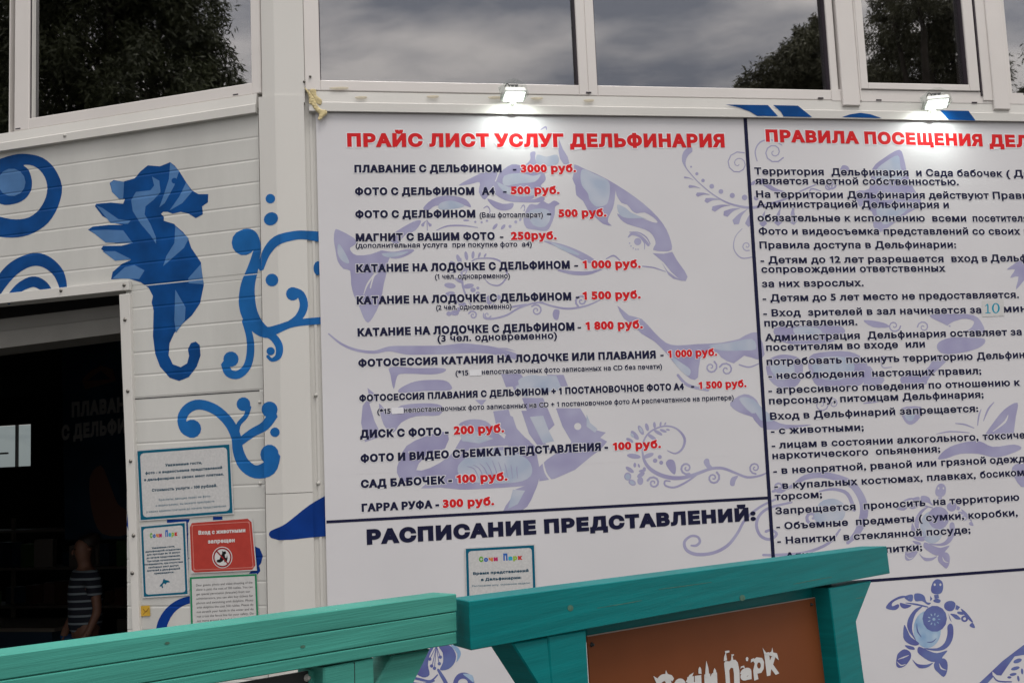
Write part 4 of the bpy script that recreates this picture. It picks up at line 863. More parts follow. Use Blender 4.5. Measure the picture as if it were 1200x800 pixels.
for s, x0, y0, x1, y1 in (
 ('Территория  Дельфинария  и Сада бабочек',884.2,204.9,1174.8,207.6),('( Далее - Дельфинарий)',1179.4,207.6,1345,209),('является частной собственностью.',885.2,216.2,1123.8,217.3),
 ('На территории Дельфинария действуют',886.2,231.9,1159.2,233.3),('Правила, утвержденные',1163.6,233.3,1330,234),('Администрацией Дельфинария и',887.2,243.4,1112.3,244.2),
 ('обязательные к исполнению  всеми',887.9,259.6,1132.6,260),('посетителями.',1140,260,1224,260),('Фото и видеосъемка представлений со своих',889.2,275.2,1195.7,275.2),('мест',1200.5,275.2,1232,275.2),
 ('Правила доступа в Дельфинарии:',890.2,291.5,1120.8,290.8),('- Детям до 12 лет разрешается  вход в',891.3,308.9,1157.5,306.9),('Дельфинарий в',1161.2,306.8,1262,306),
 ('сопровождении ответственных',892.3,319.8,1107.9,318.4),('за них взрослых.',893,336.7,1012.4,335.4),('- Детям до 5 лет место не предоставляется.',893.8,353.4,1194.4,349.3),
 ('- Вход  зрителей в зал начинается за',894.6,370.9,1150.3,367),('минут до начала',1175.9,366,1295,363.5),('представления.',895.7,382.6,1005,381),
 ('Администрация  Дельфинария оставляет за',897,399.6,1197.7,392.8),('посетителям во входе  или',897.9,411.2,1084.3,407),('потребовать покинуть территорию',898.4,428,1140.3,421.6),('Дельфинария',1144.9,421.4,1231,418.6),
 ('- несоблюдения  настоящих правил;',900.6,444.2,1150.3,438.4),('- агрессивного поведения по отношению к',900.6,461.3,1195.5,452),('персоналу, питомцам Дельфинария;',901.2,473.8,1153,466),
 ('Вход в Дельфинарий запрещается:',902.6,491.7,1146.7,482.4),('- с животными;',903.4,508.8,1012.5,504.4),('- лицам в состоянии алкогольного,',904.4,525.6,1147,515.8),('токсического',1151.7,515.6,1236,512),
 ('наркотического  опьянения;',905.2,538,1102.1,529.6),('- в неопрятной, рваной или грязной',906.3,555.5,1155.8,543.4),('одежде',1160.2,543.2,1209,541),
 ('- в купальных костюмах, плавках,',907.4,573.2,1143.8,560.4),('босиком',1148.7,560.2,1200.4,557.2),('торсом;',908,586,963.6,582.9),
 ('Запрещается  проносить  на территорию',908.8,602.6,1194.8,586.2),('- Объемные  предметы ( сумки, коробки,',909.9,620.5,1193,604.4),('- Напитки  в стеклянной посуде;',911,637.5,1137.6,624.4),('- Алкогольные напитки;',911.7,656.2,1081,644.6)):
    tx(s, x0, y0, x1, y1, 8.2, 'ink', .0255, .045)
print_on('paper_sticker', PR, [[(1150.5,352.2),(1176.2,351),(1176.7,370),(1151,371.2)]], TD+.0002, 'paper', ban)
d10 = TD+.0004
print_on('sticker_number', PR, [stroke([(1157.6,357,1.6),(1157.8,366.6,1.6)], cap=False), stroke([(1154.6,358.6,.7),(1157.6,356.2,1.2)], cap=False), [(1154.8,366.2),(1160.8,365.9),(1160.9,366.9),(1154.9,367.2)], ell(1167,361,4.6,6,0,20)], d10, 'cyan', ban, [ell(1167,361,2.6,5,0,16)])

# ================================================================== POSTERS
def poster(name, label, cat, P, quad, d, base, lean=0, back='paper'):
    """quad: photo corners tl,tr,br,bl"""
    c = P.px(sum(q[0] for q in quad)/4, quad[2][1], d)
    t = thing(name, label, cat, c)
    prism('sheet', P, pxpoly(P, quad, d), d, d-.0012, base, t)
    return t
def quad_pt(q, s, t):
    a = [q[0][i]*(1-s)+q[1][i]*s for i in (0, 1)]; b = [q[3][i]*(1-s)+q[2][i]*s for i in (0, 1)]
    return (a[0]*(1-t)+b[0]*t, a[1]*(1-t)+b[1]*t)
def border(P, q, e0, e1, d, m, par, asp, notch=0):
    def ringp(e, k=0):
        ex, ey = e, e*asp
        if not k: return [quad_pt(q, s, t) for s, t in ((ex, ey), (1-ex, ey), (1-ex, 1-ey), (ex, 1-ey))]
        nx, ny = k, k*asp
        return [quad_pt(q, s, t) for s, t in ((ex+nx, ey), (1-ex-nx, ey), (1-ex-nx*.3, ey+ny*.3), (1-ex, ey+ny), (1-ex, 1-ey-ny), (1-ex-nx*.3, 1-ey-ny*.3), (1-ex-nx, 1-ey), (ex+nx, 1-ey), (ex+nx*.3, 1-ey-ny*.3), (ex, 1-ey-ny), (ex, ey+ny), (ex+nx*.3, ey+ny*.3))]
    print_on('border', P, [ringp(e0)], d, m, par, [ringp(e1, notch)])
def ptext(P, q, s, s0, s1, t, cap, d, m, par, bold=.03, name='text_line'):
    a = quad_pt(q, s0, t); b = quad_pt(q, s1, t); text_on(name, P, s, a[0], a[1], b[0], b[1], cap, d, m, par, bold)
PD = DL+.004
q1 = [(159.5,527),(270,519),(274,602),(163.5,610.5)]
p1 = poster('paid_filming_notice', 'wide white notice with teal border, top of the group beside the doorway', 'notice', PL, q1, PD, 'paper_dots')
border(PL, q1, .012, .04, PD+.0003, 'p_teal', p1, 1.3, .035)
for s, s0, s1, t, cap, m_, bo in (('Уважаемые гости,',.30,.69,.262,3.1,'p_navy',.03),('фото - и видеосъемка представлений',.085,.90,.352,3.1,'p_navy',.03),('в дельфинарии со своих мест платная.',.07,.915,.445,3.1,'p_navy',.03),('Стоимость услуги - 100 рублей.',.145,.84,.60,3.3,'p_navy',.03),
    ('Браслеты, дающие право на фото-',.215,.765,.735,2.4,'p_thin',.008),('и видеосъемку, вы можете приобрести',.18,.80,.812,2.4,'p_thin',.008),('у наших администраторов до начала представления',.075,.92,.89,2.4,'p_thin',.008)):
    ptext(PL, q1, s, s0, s1, t, cap, PD+.0003, m_, p1, bo)
q2 = [(163.5,615.5),(218,610.5),(221.5,697),(167,700.5)]
p2 = poster('late_entry_notice', 'narrow white notice with colourful park logo and small dolphin, left of the red sign', 'notice', PL, q2, PD, 'paper_dots')
border(PL, q2, .03, .075, PD+.0003, 'p_teal', p2, .62, .05)
LOGO = (('С','c_green'),('о','c_blue'),('ч','c_orange'),('и','c_pink'),(' ',0),('П','c_blue'),('а','c_cyan'),('р','c_lime'),('к','c_red'))
def park_logo(P, q, s0, s1, t, cap, d, par):
    n = len(LOGO)
    for i, (ch, m_) in enumerate(LOGO):
        if ch == ' ': continue
        a = quad_pt(q, s0+(s1-s0)*i/n, t); b = quad_pt(q, s0+(s1-s0)*(i+.86)/n, t); c_ = cap*(1.45 if ch == 'П' else 1.1 if ch == 'С' else 1)
        text_on('logo_letter', P, ch, a[0], a[1], b[0], b[1], c_, d, m_, par, .05)
park_logo(PL, q2, .21, .81, .185, 5.2, PD+.0003, p2)
rows = [('Уважаемые гости,',.24,.74,.335),('дельфинарий ограничен',.10,.86,.378),('для прохода за 10 минут',.13,.85,.42),('до начала представления.',.12,.85,.465),('При входе организованном',.13,.84,.51),('посещаемости, при отсутствии',.07,.90,.553),('свободных мест доступ',.15,.80,.597),('зрителей в дельфинарий',.12,.83,.64),('прекращается.',.27,.70,.683)]
for s, s0, s1, t in rows: ptext(PL, q2, s, s0, s1, t, 2.1, PD+.0003, 'p_navy', p2, .03)
print_on('dolphin_mark', PL, H_([blob([(222,505),(238,488),(243,470),(250,460),(258,468),(280,472),(292,485),(270,487),(262,500),(250,492),(240,505),(244,522),(235,524),(232,512),(222,515)],2)]), PD+.0003, 'p_teal', p2)
q3 = [(221,611.5),(295.5,607),(301,668),(223.5,671.5)]
p3 = poster('no_animals_sign', 'red and white sign with a crossed out dog pictogram beside the doorway', 'sign', PL, q3, PD+.0014, 'paper')
r3 = [quad_pt(q3, s, t) for s, t in ((.015,.10),(.05,.02),(.93,.0),(.985,.07),(.985,.90),(.93,.98),(.06,.985),(.015,.93))]
print_on('red_field', PL, [r3], PD+.0017, 'p_red', p3)
border(PL, q3, .045, .056, PD+.0020, 'p_pink', p3, 1.25, .03)
ptext(PL, q3, 'Вход с животными', .145, .875, .255, 4.6, PD+.0020, 'logo_white', p3, .035); ptext(PL, q3, 'запрещен', .285, .70, .435, 4.6, PD+.0020, 'logo_white', p3, .035)
cx, cy = 150+655/5.926, 600+312/5.926
print_on('pictogram_disc', PL, [ell(cx, cy, 11.8, 12.6, 0, 28)], PD+.0020, 'logo_white', p3)
print_on('pictogram_dog', PL, H_([[(615,345),(618,330),(635,325),(645,300),(655,280),(652,268),(665,272),(675,268),(683,282),(672,292),(675,310),(682,318),(688,295),(692,318),(686,342),(670,346),(665,325),(655,340),(640,348)]]), PD+.0023, 'p_black', p3)
print_on('prohibition_ring', PL, [ell(cx, cy, 10.8, 11.6, 0, 28)], PD+.0026, 'p_ban', p3, [ell(cx, cy, 9.2, 9.9, 0, 28)])
print_on('prohibition_bar', PL, [[(cx-7.6, cy-7.2), (cx-6.4, cy-8.2), (cx+7.4, cy+7.2), (cx+6.4, cy+8.2)]], PD+.0026, 'p_ban', p3)
q4 = [(222,675.5),(301,671.5),(305,770),(224.5,775)]
p4 = poster('english_notice', 'white notice in small grey English text with green border, below the red sign', 'notice', PL, q4, PD, 'paper')
border(PL, q4, .004, .032, PD+.0003, 'p_green', p4, .82)
eng = ['Dear guests, photo and video shooting of the','show is paid, the cost of 100 rubles. You can','get special permission (bracelet) from our','administrators, you can also buy tickets for','photos and swimming with dolphins. Photo','with dolphins the cost 500 rubles. Please do','not stretch your hands in the water and do','not cross the fence line for your safety. Do','not move around the hall during the show']
for i, s in enumerate(eng): ptext(PL, q4, s, .095, .93-(.04 if i in (2, 8) else 0), .115+i*.0525, 2.6, PD+.0003, 'p_grey', p4, .006)
q5 = [(544.5,641.5),(627,637),(631,750),(547.5,755)]
p5 = poster('show_times_notice', 'small white notice with teal border and colourful logo, taped to the banner under the heading', 'notice', PR, q5, TD+.003, 'paper_dots')
border(PR, q5, .015, .05, TD+.0033, 'p_teal', p5, .73, .04)
park_logo(PR, q5, .20, .82, .155, 5.6, TD+.0033, p5)
ptext(PR, q5, 'Время представлений', .11, .895, .285, 3.3, TD+.0033, 'p_navy', p5, .035); ptext(PR, q5, 'в Дельфинарии:', .22, .79, .352, 3.3, TD+.0033, 'p_navy', p5, .035)
ptext(PR, q5, 'Расписание шоу, указанное неделю', .09, .91, .408, 2.2, TD+.0033, 'p_thin', p5, .006); ptext(PR, q5, '11:00', .18, .47, .54, 5.5, TD+.0033, 'p_black', p5, .035)
q6 = [(165,709.5),(175.3,709),(175.9,721),(165.3,721.5)]
p6 = poster('yellow_sticker', 'small yellow square sticker at the lower left of the notices', 'sticker', PL, q6, PD, 'yellow')
print_on('arrow_mark', PL, [stroke([(167.5,712.5,.8),(171,716.5,.8),(174,712,.8)], cap=False), stroke([(167.5,719.5,.8),(173.8,713,.8)], cap=False)], PD+.0003, 'gold', p6)

# ================================================================== FLOODLIGHTS
def floodlight(x, y, tilt, label, yaw=0., k_light=1.):
    """small LED floodlight on a bracket over the banner; x,y = photo position of its lit face"""
    u, v = PR.uv(x, y, .07); m_ = PR.mpp(x, y, .07)
    P2 = PR
    t = thing('floodlight', label, 'floodlight', PR.p(u, v, .05), 'floodlights over the banner')
    w, h = 12.3*m_, .040
    R = Matrix.Rotation(yaw, 3, 'Z')@Matrix.Rotation(0, 3, 'X')
    U = Vector(PR.u); Nn = Vector(PR.n); Z = Vector((0, 0, 1))
    Uy = (U*math.cos(yaw)+Nn*math.sin(yaw)).normalized(); Ny = Uy.cross(Z); Ny = Ny if Ny.dot(Nn) > 0 else -Ny
    # lit face looks down and out
    face_n = (-Z*math.cos(tilt)+Ny*math.sin(tilt)).normalized(); side = (Ny*math.cos(tilt)+Z*math.sin(tilt)).normalized()
    c = Vector(PR.p(u, v, .07))
    def bx(name, cu, cs, cn, su, ss, sn, m, taper=1.):
        vs = []
        for k in (-1, 1):
            for a, b in ((-1, -1), (1, -1), (1, 1), (-1, 1)):
                tp = taper if k < 0 else 1
                vs.append(c+Uy*(cu+a*su*tp)+side*(cs+b*ss*tp)+face_n*(cn+k*sn))
        return fixn(mesh_obj(name, vs, [[0, 3, 2, 1], [4, 5, 6, 7], [0, 1, 5, 4], [1, 2, 6, 5], [2, 3, 7, 6], [3, 0, 4, 7]], m, t))
    bx('housing', 0, 0, -.012, w, h, .010, 'lampbody', .9)
    bx('face_frame', 0, 0, 0, w*1.04, h*1.04, .003, 'lampbody')
    bx('lit_panel', 0, 0, .0045, w*.9, h*.88, .001, 'lit')
    for i in range(5): bx('cooling_fin', (i-2)*w*.36, 0, -.028, .0016, h*.7, .008, 'lampbody')
    bx('driver_box', 0, -.004, -.042, w*.42, h*.5, .007, 'dark')
    # bracket
    for s in (-1, 1): bx('bracket_arm', s*w*1.1, -h*.6, -.012, .0018, h*.7, .008, 'lampbody')
    uu, vv = PR.uv(x, y+14, .012)
    prism('mounting_plate', PR, [(u-.018, v-.062), (u+.018, v-.062), (u+.016, v-.02), (u-.016, v-.02)], .014, .008, 'screw_w', t, .001)
    prism('mounting_arm', PR, [(u-.012, v-.025), (u+.012, v-.025), (u+.012, v-.005), (u-.012, v-.005)], .035, .014, 'screw_w', t, .001)
    for s in (-1, 1):
        vs, fs = lathe(PR, u+s*.009, v-.048, [(.004, .013), (.004, .0155), (.003, .017)], 8); fixn(mesh_obj('screw', vs, fs, 'dark', t))
    # clear bag round the lamp
    bv = []; bf = []; nb_ = 14; hs = ((-h*1.25, .86), (-h*.6, 1.12), (0, 1.2), (h*.6, 1.15), (h*1.3, .9))
    for q, (ss_, k_) in enumerate(hs):
        for j in range(nb_):
            a_ = 2*math.pi*j/nb_; rr = 1+.10*math.sin(a_*3+q*1.7)+.05*math.sin(a_*7+q)
            bv.append(c+Uy*(math.cos(a_)*w*1.15*k_*rr)+side*ss_+face_n*(-.018+math.sin(a_)*.04*k_*rr))
    for q in range(len(hs)-1):
        for j in range(nb_): bf.append([q*nb_+j, q*nb_+(j+1) % nb_, (q+1)*nb_+(j+1) % nb_, (q+1)*nb_+j])
    mesh_obj('plastic_bag', bv, bf, 'clear', t, True)
    # cable
    pts = [c+Uy*(-w*.3)-face_n*.04+Uy*(-w*.5*k_)+Z*(.02*math.sin(k_*3)) for k_ in np.linspace(0, 1, 8)]
    cu = bpy.data.curves.new('cable', 'CURVE'); cu.dimensions = '3D'; sp_ = cu.splines.new('POLY'); sp_.points.add(len(pts)-1)
    for i, p_ in enumerate(pts): sp_.points[i].co = (*p_, 1)
    cu.bevel_depth = .0022; cu.materials.append(M['dark']); cu.bevel_resolution = 2; c_ = bpy.data.objects.new('tmp', cu); COL.objects.link(c_); m2 = bpy.data.meshes.new_from_object(c_.evaluated_get(bpy.context.evaluated_depsgraph_get())); bpy.data.objects.remove(c_)
    m2.name = 'cable'; co = bpy.data.objects.new('cable', m2); COL.objects.link(co); adopt(co, t)
    la = bpy.data.lights.new('floodlight_beam', 'AREA'); la.shape = 'RECTANGLE'; la.size = w*1.7; la.size_y = h*1.7; la.energy = 1.5*k_light; la.color = (.94, 1, .94)
    lo = bpy.data.objects.new('floodlight_beam', la); COL.objects.link(lo); adopt(lo, t)
    lo.location = c+face_n*.02; aim = (-Z*.93-Nn*.10).normalized()
    lo.rotation_euler = (-face_n*.75-aim*-.0).to_track_quat('Z', 'Y').to_euler() if False else (-aim).to_track_quat('Z', 'Y').to_euler()
    return t
floodlight(602.5, 112.5, math.radians(14), 'lit floodlight above the red price list heading')
floodlight(1098, 121.5, math.radians(16), 'lit floodlight turned sideways above the visiting rules', .35, 1.1)

# ================================================================== FENCES
def vpoly(P, pts, d0, d1, name, m, par, bev=.003, dpx=None):
    return prism(name, P, pxpoly(P, pts, d0 if dpx is None else dpx), d0, d1, m, par, bev)
f1 = thing('teal_fence', 'dark teal timber fence panel with thick top beam holding the brown sign', 'fence', tuple(np.array(PF.p(1., 0, -.04))*np.array([1, 1, 0])))
TH = .075
# top beam: front face corners as in the photo, end cuts as seen
def beam(P, tl, tr, br, bl, backs, name, m, par, cuts=14):
    Fq = [np.array(P.px(*q)) for q in (tl, tr, br, bl)]; Bk = [f+np.array(b) for f, b in zip(Fq, backs)]
    bm = bmesh.new(); v = [bm.verts.new(x) for x in Fq+Bk]
    for f in ((0, 1, 2, 3), (4, 5, 6, 7), (0, 1, 5, 4), (1, 2, 6, 5), (2, 3, 7, 6), (3, 0, 4, 7)): bm.faces.new([v[i] for i in f])
    bmesh.ops.recalc_face_normals(bm, faces=bm.faces)
    bmesh.ops.bevel(bm, geom=bm.edges[:], offset=.0016, segments=1, profile=.6, affect='EDGES')
    me = bpy.data.meshes.new(name); bm.to_mesh(me); bm.free(); me.materials.append(M[m]); o = bpy.data.objects.new(name, me); COL.objects.link(o); adopt(o, par); return o
nb = -PF.n*TH; sh_l = PF.u*-.065*0
beam(PF, (549.5,703.9), (1039,639.5), (1043,671.5), (551.9,761.7), [nb+PF.u*.035, nb+PF.u*-.03, nb+PF.u*-.03, nb+PF.u*.035], 'top_beam', 'teal', f1)
# posts, braces and recess behind the sign
DP = -.006
vpoly(PF, [(642.5,744.5),(687,738),(692,830),(649,830)], DP, -.075, 'post', 'teal', f1)
vpoly(PF, [(600,752),(642,745),(650,830),(672,830),(644,800)], DP-.001, -.07, 'brace', 'teal', f1) if False else vpoly(PF, [(600,753),(642,746.5),(648.5,829),(673,829)][:3], DP-.0015, -.068, 'brace', 'teal', f1)
vpoly(PF, [(972,689),(1021.5,680.5),(1003.5,728),(1015,812),(987,815)], DP, -.075, 'post', 'teal', f1)
vpoly(PF, [(686,722),(974,672),(976,701),(688,752)], -.062, -.082, 'inner_rail', 'teal', f1)
# knots
for x, y in ((668.5, 712), (870, 700)):
    print_on('knot', PF, [ell(x, y, 3.4, 3.6)], .0006, 'knot', f1)
for x, y, w_ in ((655, 702-17.5, 3),): pass
for pts in ([(772,690,.4),(800,686.4,.8),(834,681.6,.4)], [(1003,701,.4),(1012,699,1.0)], [(700,712,.4),(736,706,.8),(752,703,.4)], [(930,684,.4),(950,680,.8),(975,675.5,.4)]):
    print_on('wood_crack', PF, [stroke(pts)], .0006 if pts[0][0] < 990 else DP+.0006, 'knot', f1)
# brown sign
SGN = -.055
qs = [(688.5,745),(955.5,699.5),(974,812),(695,850)]
sg = thing('brown_park_sign', 'brown panel with white park logo lettering screwed into the teal fence', 'sign', PF.px(830, 800, SGN))
prism('panel', PF, pxpoly(PF, qs, SGN), SGN, SGN-.004, 'brown', sg)
e = [(688,744.2),(956,698.8),(974.6,812),(973.4,812),(954.8,700.2),(688.6,745.6)]
print_on('panel_edge', PF, [e], SGN+.0006, 'panel_edge', sg)
for x, y in ((693, 754.8), (950.3, 707.8)): screw(PF, x, y, SGN, sg, .0035, 'dark')
LG = SGN+.0008
lg = lambda ps: T_(740, 730, 5.4545, ps)
def lt(ch, x0, y0, x1, y1, cap, bold=.06): text_on('logo_letter', PF, ch, x0, y0, x1, y1, cap, LG, 'logo_white', sg, bold)
lt('С', 769, 817, 787, 814, 25); lt('о', 790, 813, 804, 811, 21); lt('ч', 806, 811, 822.5, 808.5, 22); lt('и', 826, 808, 841, 805.5, 22)
lt('а', 868, 797.5, 881, 795, 17); 
print_on('logo_letter', PF, lg([[(592,255),(600,240),(625,242),(640,232),(665,232),(680,250),(690,300),(693,390),(657,400),(655,320),(650,285),(635,282),(625,300),(632,400),(605,410),(600,330)],
  [(775,235),(800,215),(835,220),(848,245),(845,290),(830,315),(805,320),(812,355),(785,365),(778,300),(788,255)], [(848,190),(878,182),(885,235),(905,190),(925,195),(915,230),(905,262),(925,290),(945,318),(922,328),(893,290),(888,332),(866,336)]]), LG, 'logo_white', sg, lg([ell(815,268,12,20)]))
print_on('logo_tower', PF, lg([[(590,240),(592,215),(600,190),(597,176),(625,172),(627,184),(604,190),(612,235)], [(636,238),(640,205),(637,198),(655,196),(655,204),(646,208),(652,238)], [(428,320),(428,290),(437,275),(446,290),(448,322)], [(470,345),(474,285),(478,236),(492,285),(498,345)], [(522,330),(524,300),(531,284),(541,300),(544,330)], [(848,195),(838,155),(852,175),(862,188),(885,185),(895,178),(900,152),(906,185),(930,190),(942,235),(920,215)], [(733,240),(730,222),(739,212),(748,222),(744,240)], [(695,290),(700,275),(720,268),(725,285),(708,280)], [(762,250),(765,228),(785,220),(780,240)], [(140,335),(165,350),(195,348),(215,330),(220,298),(232,322),(258,330),(272,350),(262,370),(240,352),(200,372),(170,400),(150,360)], [(345,375),(370,330),(398,312),(385,345),(360,375)]]), LG+.0005, 'logo_white', sg)

f2 = thing('sea_green_fence', 'pale sea green timber fence with a handrail of three stacked boards', 'fence', tuple(np.array(PG.p(.3, 0, -.04))*np.array([1, 1, 0])))
XR = 535.2; XL = -260
ln = lambda xa, ya, xb, yb: (lambda x: ya+(yb-ya)*(x-xa)/(xb-xa))
l0 = ln(0, 767, 535, 695.3); l1 = ln(0, 797, 535, 716.2); l2 = ln(176, 799, 535.7, 739.3); l3 = ln(430, 771.5, 536, 754.2)
ngk = -PG.n*.062
for i, (a, b) in enumerate(((l0, l1), (l1, l2), (l2, l3))):
    g_ = .45
    bk = [ngk]*4
    beam(PG, (XL, a(XL)+(g_ if i else 0)), (XR, a(XR)+(g_ if i else 0)), (XR+.6, b(XR)-g_), (XL, b(XL)-g_), bk, 'rail_board', 'teal2', f2)
DG = -.004
vpoly(PG, [(379.5,782),(438.5,770.5),(440.5,840),(381,850)], DG, -.06, 'post', 'teal2', f2)
prism('post_groove', PG, pxpoly(PG, [(415,775.5),(415.7,775.4),(416.5,840),(415.8,840)], DG), DG+.0004, DG-.003, 'dark', f2)
vpoly(PG, [(460,768),(505,760),(478,815),(440,830),(440,802)], -.02, -.065, 'brace', 'teal2', f2)
vpoly(PG, [(363,784),(379,781.5),(380,840),(365,840)], -.03, -.062, 'inner_post', 'teal2', f2)
qd = [(272,801),(363,784.5),(366,850),(272,850)]
dk = thing('dark_panel_sign', 'near black panel with a domed screw under the sea green handrail', 'sign', PG.px(320, 840, -.035))
prism('panel', PG, pxpoly(PG, [(-50,858),(365,784.8),(367,880),(-50,960)], -.035), -.035, -.04, 'dark', dk)
screw(PG, 359.5, 793.6, -.035, dk, .004, 'screw_w')
for x, y in ((196, 753), (355, 757)): print_on('knot', PG, [ell(x, y, 3, 1.6, -8)], .0008, 'knot', f2)
# lower rails and feet of both fences so that they stand on the ground
def leg_down(P, x, y, w, d0, d1, m, par):
    u, v = P.uv(x, y, d0); z = P.p(u, v, d0)[2]
    prism('post_foot', P, [(u-w/2, v), (u+w/2, v), (u+w/2, v-z), (u-w/2, v-z)], d0-.001, d1+.001, m, par)
leg_down(PF, 668, 826, .055, DP, -.075, 'teal', f1); leg_down(PF, 1001, 808, .07, DP, -.075, 'teal', f1); leg_down(PG, 411, 838, .08, DG, -.06, 'teal2', f2)

# ================================================================== INSIDE THE HALL
def hp(x, y, dd): return PL.px(x, y, dd)
hb = thing('hall_swim_banner', 'dim dark blue banner with pale lettering hanging inside the hall behind the doorway', 'banner', hp(115, 600, -3.6))
D1 = -3.6
prism('cloth', PL, pxpoly(PL, [(72,395),(200,390),(200,630),(76,632)], D1), D1, D1-.01, 'hall_banner', hb)
text_on('text_line', PL, 'ПЛАВАНИЕ', 84, 489, 168, 480, 17, D1+.002, 'hall_text', hb, .04); text_on('text_line', PL, 'С ДЕЛЬФИНОМ', 72, 516, 182, 503, 17, D1+.002, 'hall_text', hb, .04)
print_on('crest_print', PL, [[(96,445),(104,436),(118,428),(132,432),(136,446),(100,456)]], D1+.002, 'g_a', hb, [[(102,446),(118,434),(130,444)]])
print_on('dolphin_print', PL, [blob([(105,560),(118,545),(128,565),(138,590),(150,600),(150,625),(120,625),(108,600)])], D1+.002, 'g_a', hb)
def boxw(name, c, sx, sy, sz, m, par, rot=0):
    U = np.array([math.cos(rot), math.sin(rot), 0]); Vv = np.array([-math.sin(rot), math.cos(rot), 0]); Z = np.array([0, 0, 1.]); c = np.array(c)
    vs = [c+U*a*sx/2+Vv*b*sy/2+Z*k*sz for k in (0, 1) for a, b in ((-1, -1), (1, -1), (1, 1), (-1, 1))]
    return fixn(mesh_obj(name, vs, [[3, 2, 1, 0], [4, 5, 6, 7], [0, 1, 5, 4], [1, 2, 6, 5], [2, 3, 7, 6], [3, 0, 4, 7]], m, par))
rk0 = np.array(hp(60, 700, -6.0)); rk0[2] = VB
rk = thing('souvenir_rack', 'dim souvenir rack with mixed goods behind the standing person in the hall', 'rack', tuple(rk0))
for s in (-1.6, -.5, .6, 1.7): boxw('rack_post', rk0+PL.u*s, .035, .035, 1.75, 'g_c', rk, A_L)
for z in (.35, .8, 1.2, 1.6): boxw('rack_shelf', rk0+PL.u*.05+np.array([0, 0, z]), 3.4, .4, .025, 'g_c', rk, A_L)
for z in (.375, .825, 1.225):
    for i in range(13):
        w_ = .1+.14*random.random(); h_ = .1+.2*random.random()
        boxw('souvenir', rk0+PL.u*(-1.5+i*.25+random.uniform(-.03, .03))+PL.n*random.uniform(-.08, .1)+np.array([0, 0, z]), w_, .12, h_, random.choice(['g_a', 'g_b', 'g_c', 'g_d', 'g_a']), rk, A_L+random.uniform(-.4, .4))
ct0 = np.array(hp(20, 735, -4.0)); ct0[2] = VB
cn = thing('sales_counter', 'low dark counter in the hall left of the standing person', 'counter', tuple(ct0))
boxw('counter_body', ct0+PL.u*-.35, 1.9, .55, .88, 'g_b', cn, A_L); boxw('counter_top', ct0+PL.u*-.35+np.array([0, 0, .881]), 2.0, .62, .03, 'g_c', cn, A_L)

# ---- the person
PZ = 9.0
hd0 = ray(100, 646, PZ); gx, gy = hd0[0], hd0[1]; H = hd0[2]+.125-VB
S = H/1.72
per = thing('person', 'person in striped shirt and blue shorts standing in the dark hall, hand in pocket', 'person', (gx, gy, VB))
rz = Matrix.Rotation(math.radians(-48), 3, 'Z')
def L2W(p): q = rz@(Vector((p[0]*(.84 if abs(p[0]) > .12 else .95), p[1], p[2]))*S); return (gx+q.x, gy+q.y, VB+q.z)
def skin_mesh(name, nodes, edges, m, par, root=0, sub=2):
    me = bpy.data.meshes.new(name); me.from_pydata([L2W(n[:3]) for n in nodes], edges, []); o = bpy.data.objects.new(name, me); COL.objects.link(o)
    o.modifiers.new('Skin', 'SKIN')
    for i, n in enumerate(nodes):
        r = n[3]; ry = n[4] if len(n) > 4 else r
        me.skin_vertices[0].data[i].radius = (r*S, ry*S); me.skin_vertices[0].data[i].use_root = (i == root)
    o.modifiers.new('Sub', 'SUBSURF').levels = sub; o.modifiers['Sub'].render_levels = sub
    dg = bpy.context.evaluated_depsgraph_get(); m2 = bpy.data.meshes.new_from_object(o.evaluated_get(dg)); bpy.data.objects.remove(o)
    m2.materials.clear(); m2.materials.append(M[m]); m2.polygons.foreach_set('use_smooth', [True]*len(m2.polygons))
    o2 = bpy.data.objects.new(name, m2); COL.objects.link(o2); adopt(o2, par); return o2
nd = [(0,0,.94,.12,.10),(0,0,1.08,.115,.09),(0,0,1.25,.125,.10),(0,0,1.38,.12,.09),(0,0,1.46,.06,.06),(0,-.01,1.52,.055),(0,-.02,1.58,.075,.085),(0,-.015,1.65,.078,.09),(0,-.01,1.70,.05,.06),
  (-.17,0,1.40,.055),(-.24,0,1.28,.045),(-.27,.02,1.12,.038),(-.22,-.08,.98,.032),(-.17,-.13,.90,.035,.022),(.17,0,1.40,.055),(.25,0,1.28,.045),(.28,.01,1.12,.038),(.26,-.06,.96,.03),(.22,-.11,.88,.035,.022),
  (-.09,0,.86,.085),(-.10,.0,.68,.072),(-.105,0,.48,.052),(-.105,.01,.3,.048),(-.105,.02,.09,.034),(-.11,-.10,.035,.03),(.09,0,.86,.085),(.11,-.02,.68,.072),(.12,-.03,.48,.052),(.125,-.01,.3,.048),(.13,0,.09,.034),(.14,-.12,.035,.03)]
ed = [(0,1),(1,2),(2,3),(3,4),(4,5),(5,6),(6,7),(7,8),(3,9),(9,10),(10,11),(11,12),(12,13),(3,14),(14,15),(15,16),(16,17),(17,18),(0,19),(19,20),(20,21),(21,22),(22,23),(23,24),(0,25),(25,26),(26,27),(27,28),(28,29),(29,30)]
body = skin_mesh('body', nd, ed, 'skin', per)
skin_mesh('shirt', [(0,.0,.90,.155,.12),(0,0,1.06,.15,.11),(0,0,1.25,.155,.12),(0,0,1.38,.145,.105),(0,0,1.43,.08,.075),(-.17,0,1.39,.075),(-.225,0,1.29,.068),(-.245,0,1.22,.066),(.17,0,1.39,.075),(.235,0,1.29,.068),(.255,0,1.22,.066)], [(0,1),(1,2),(2,3),(3,4),(3,5),(5,6),(6,7),(3,8),(8,9),(9,10)], 'shirt', per)
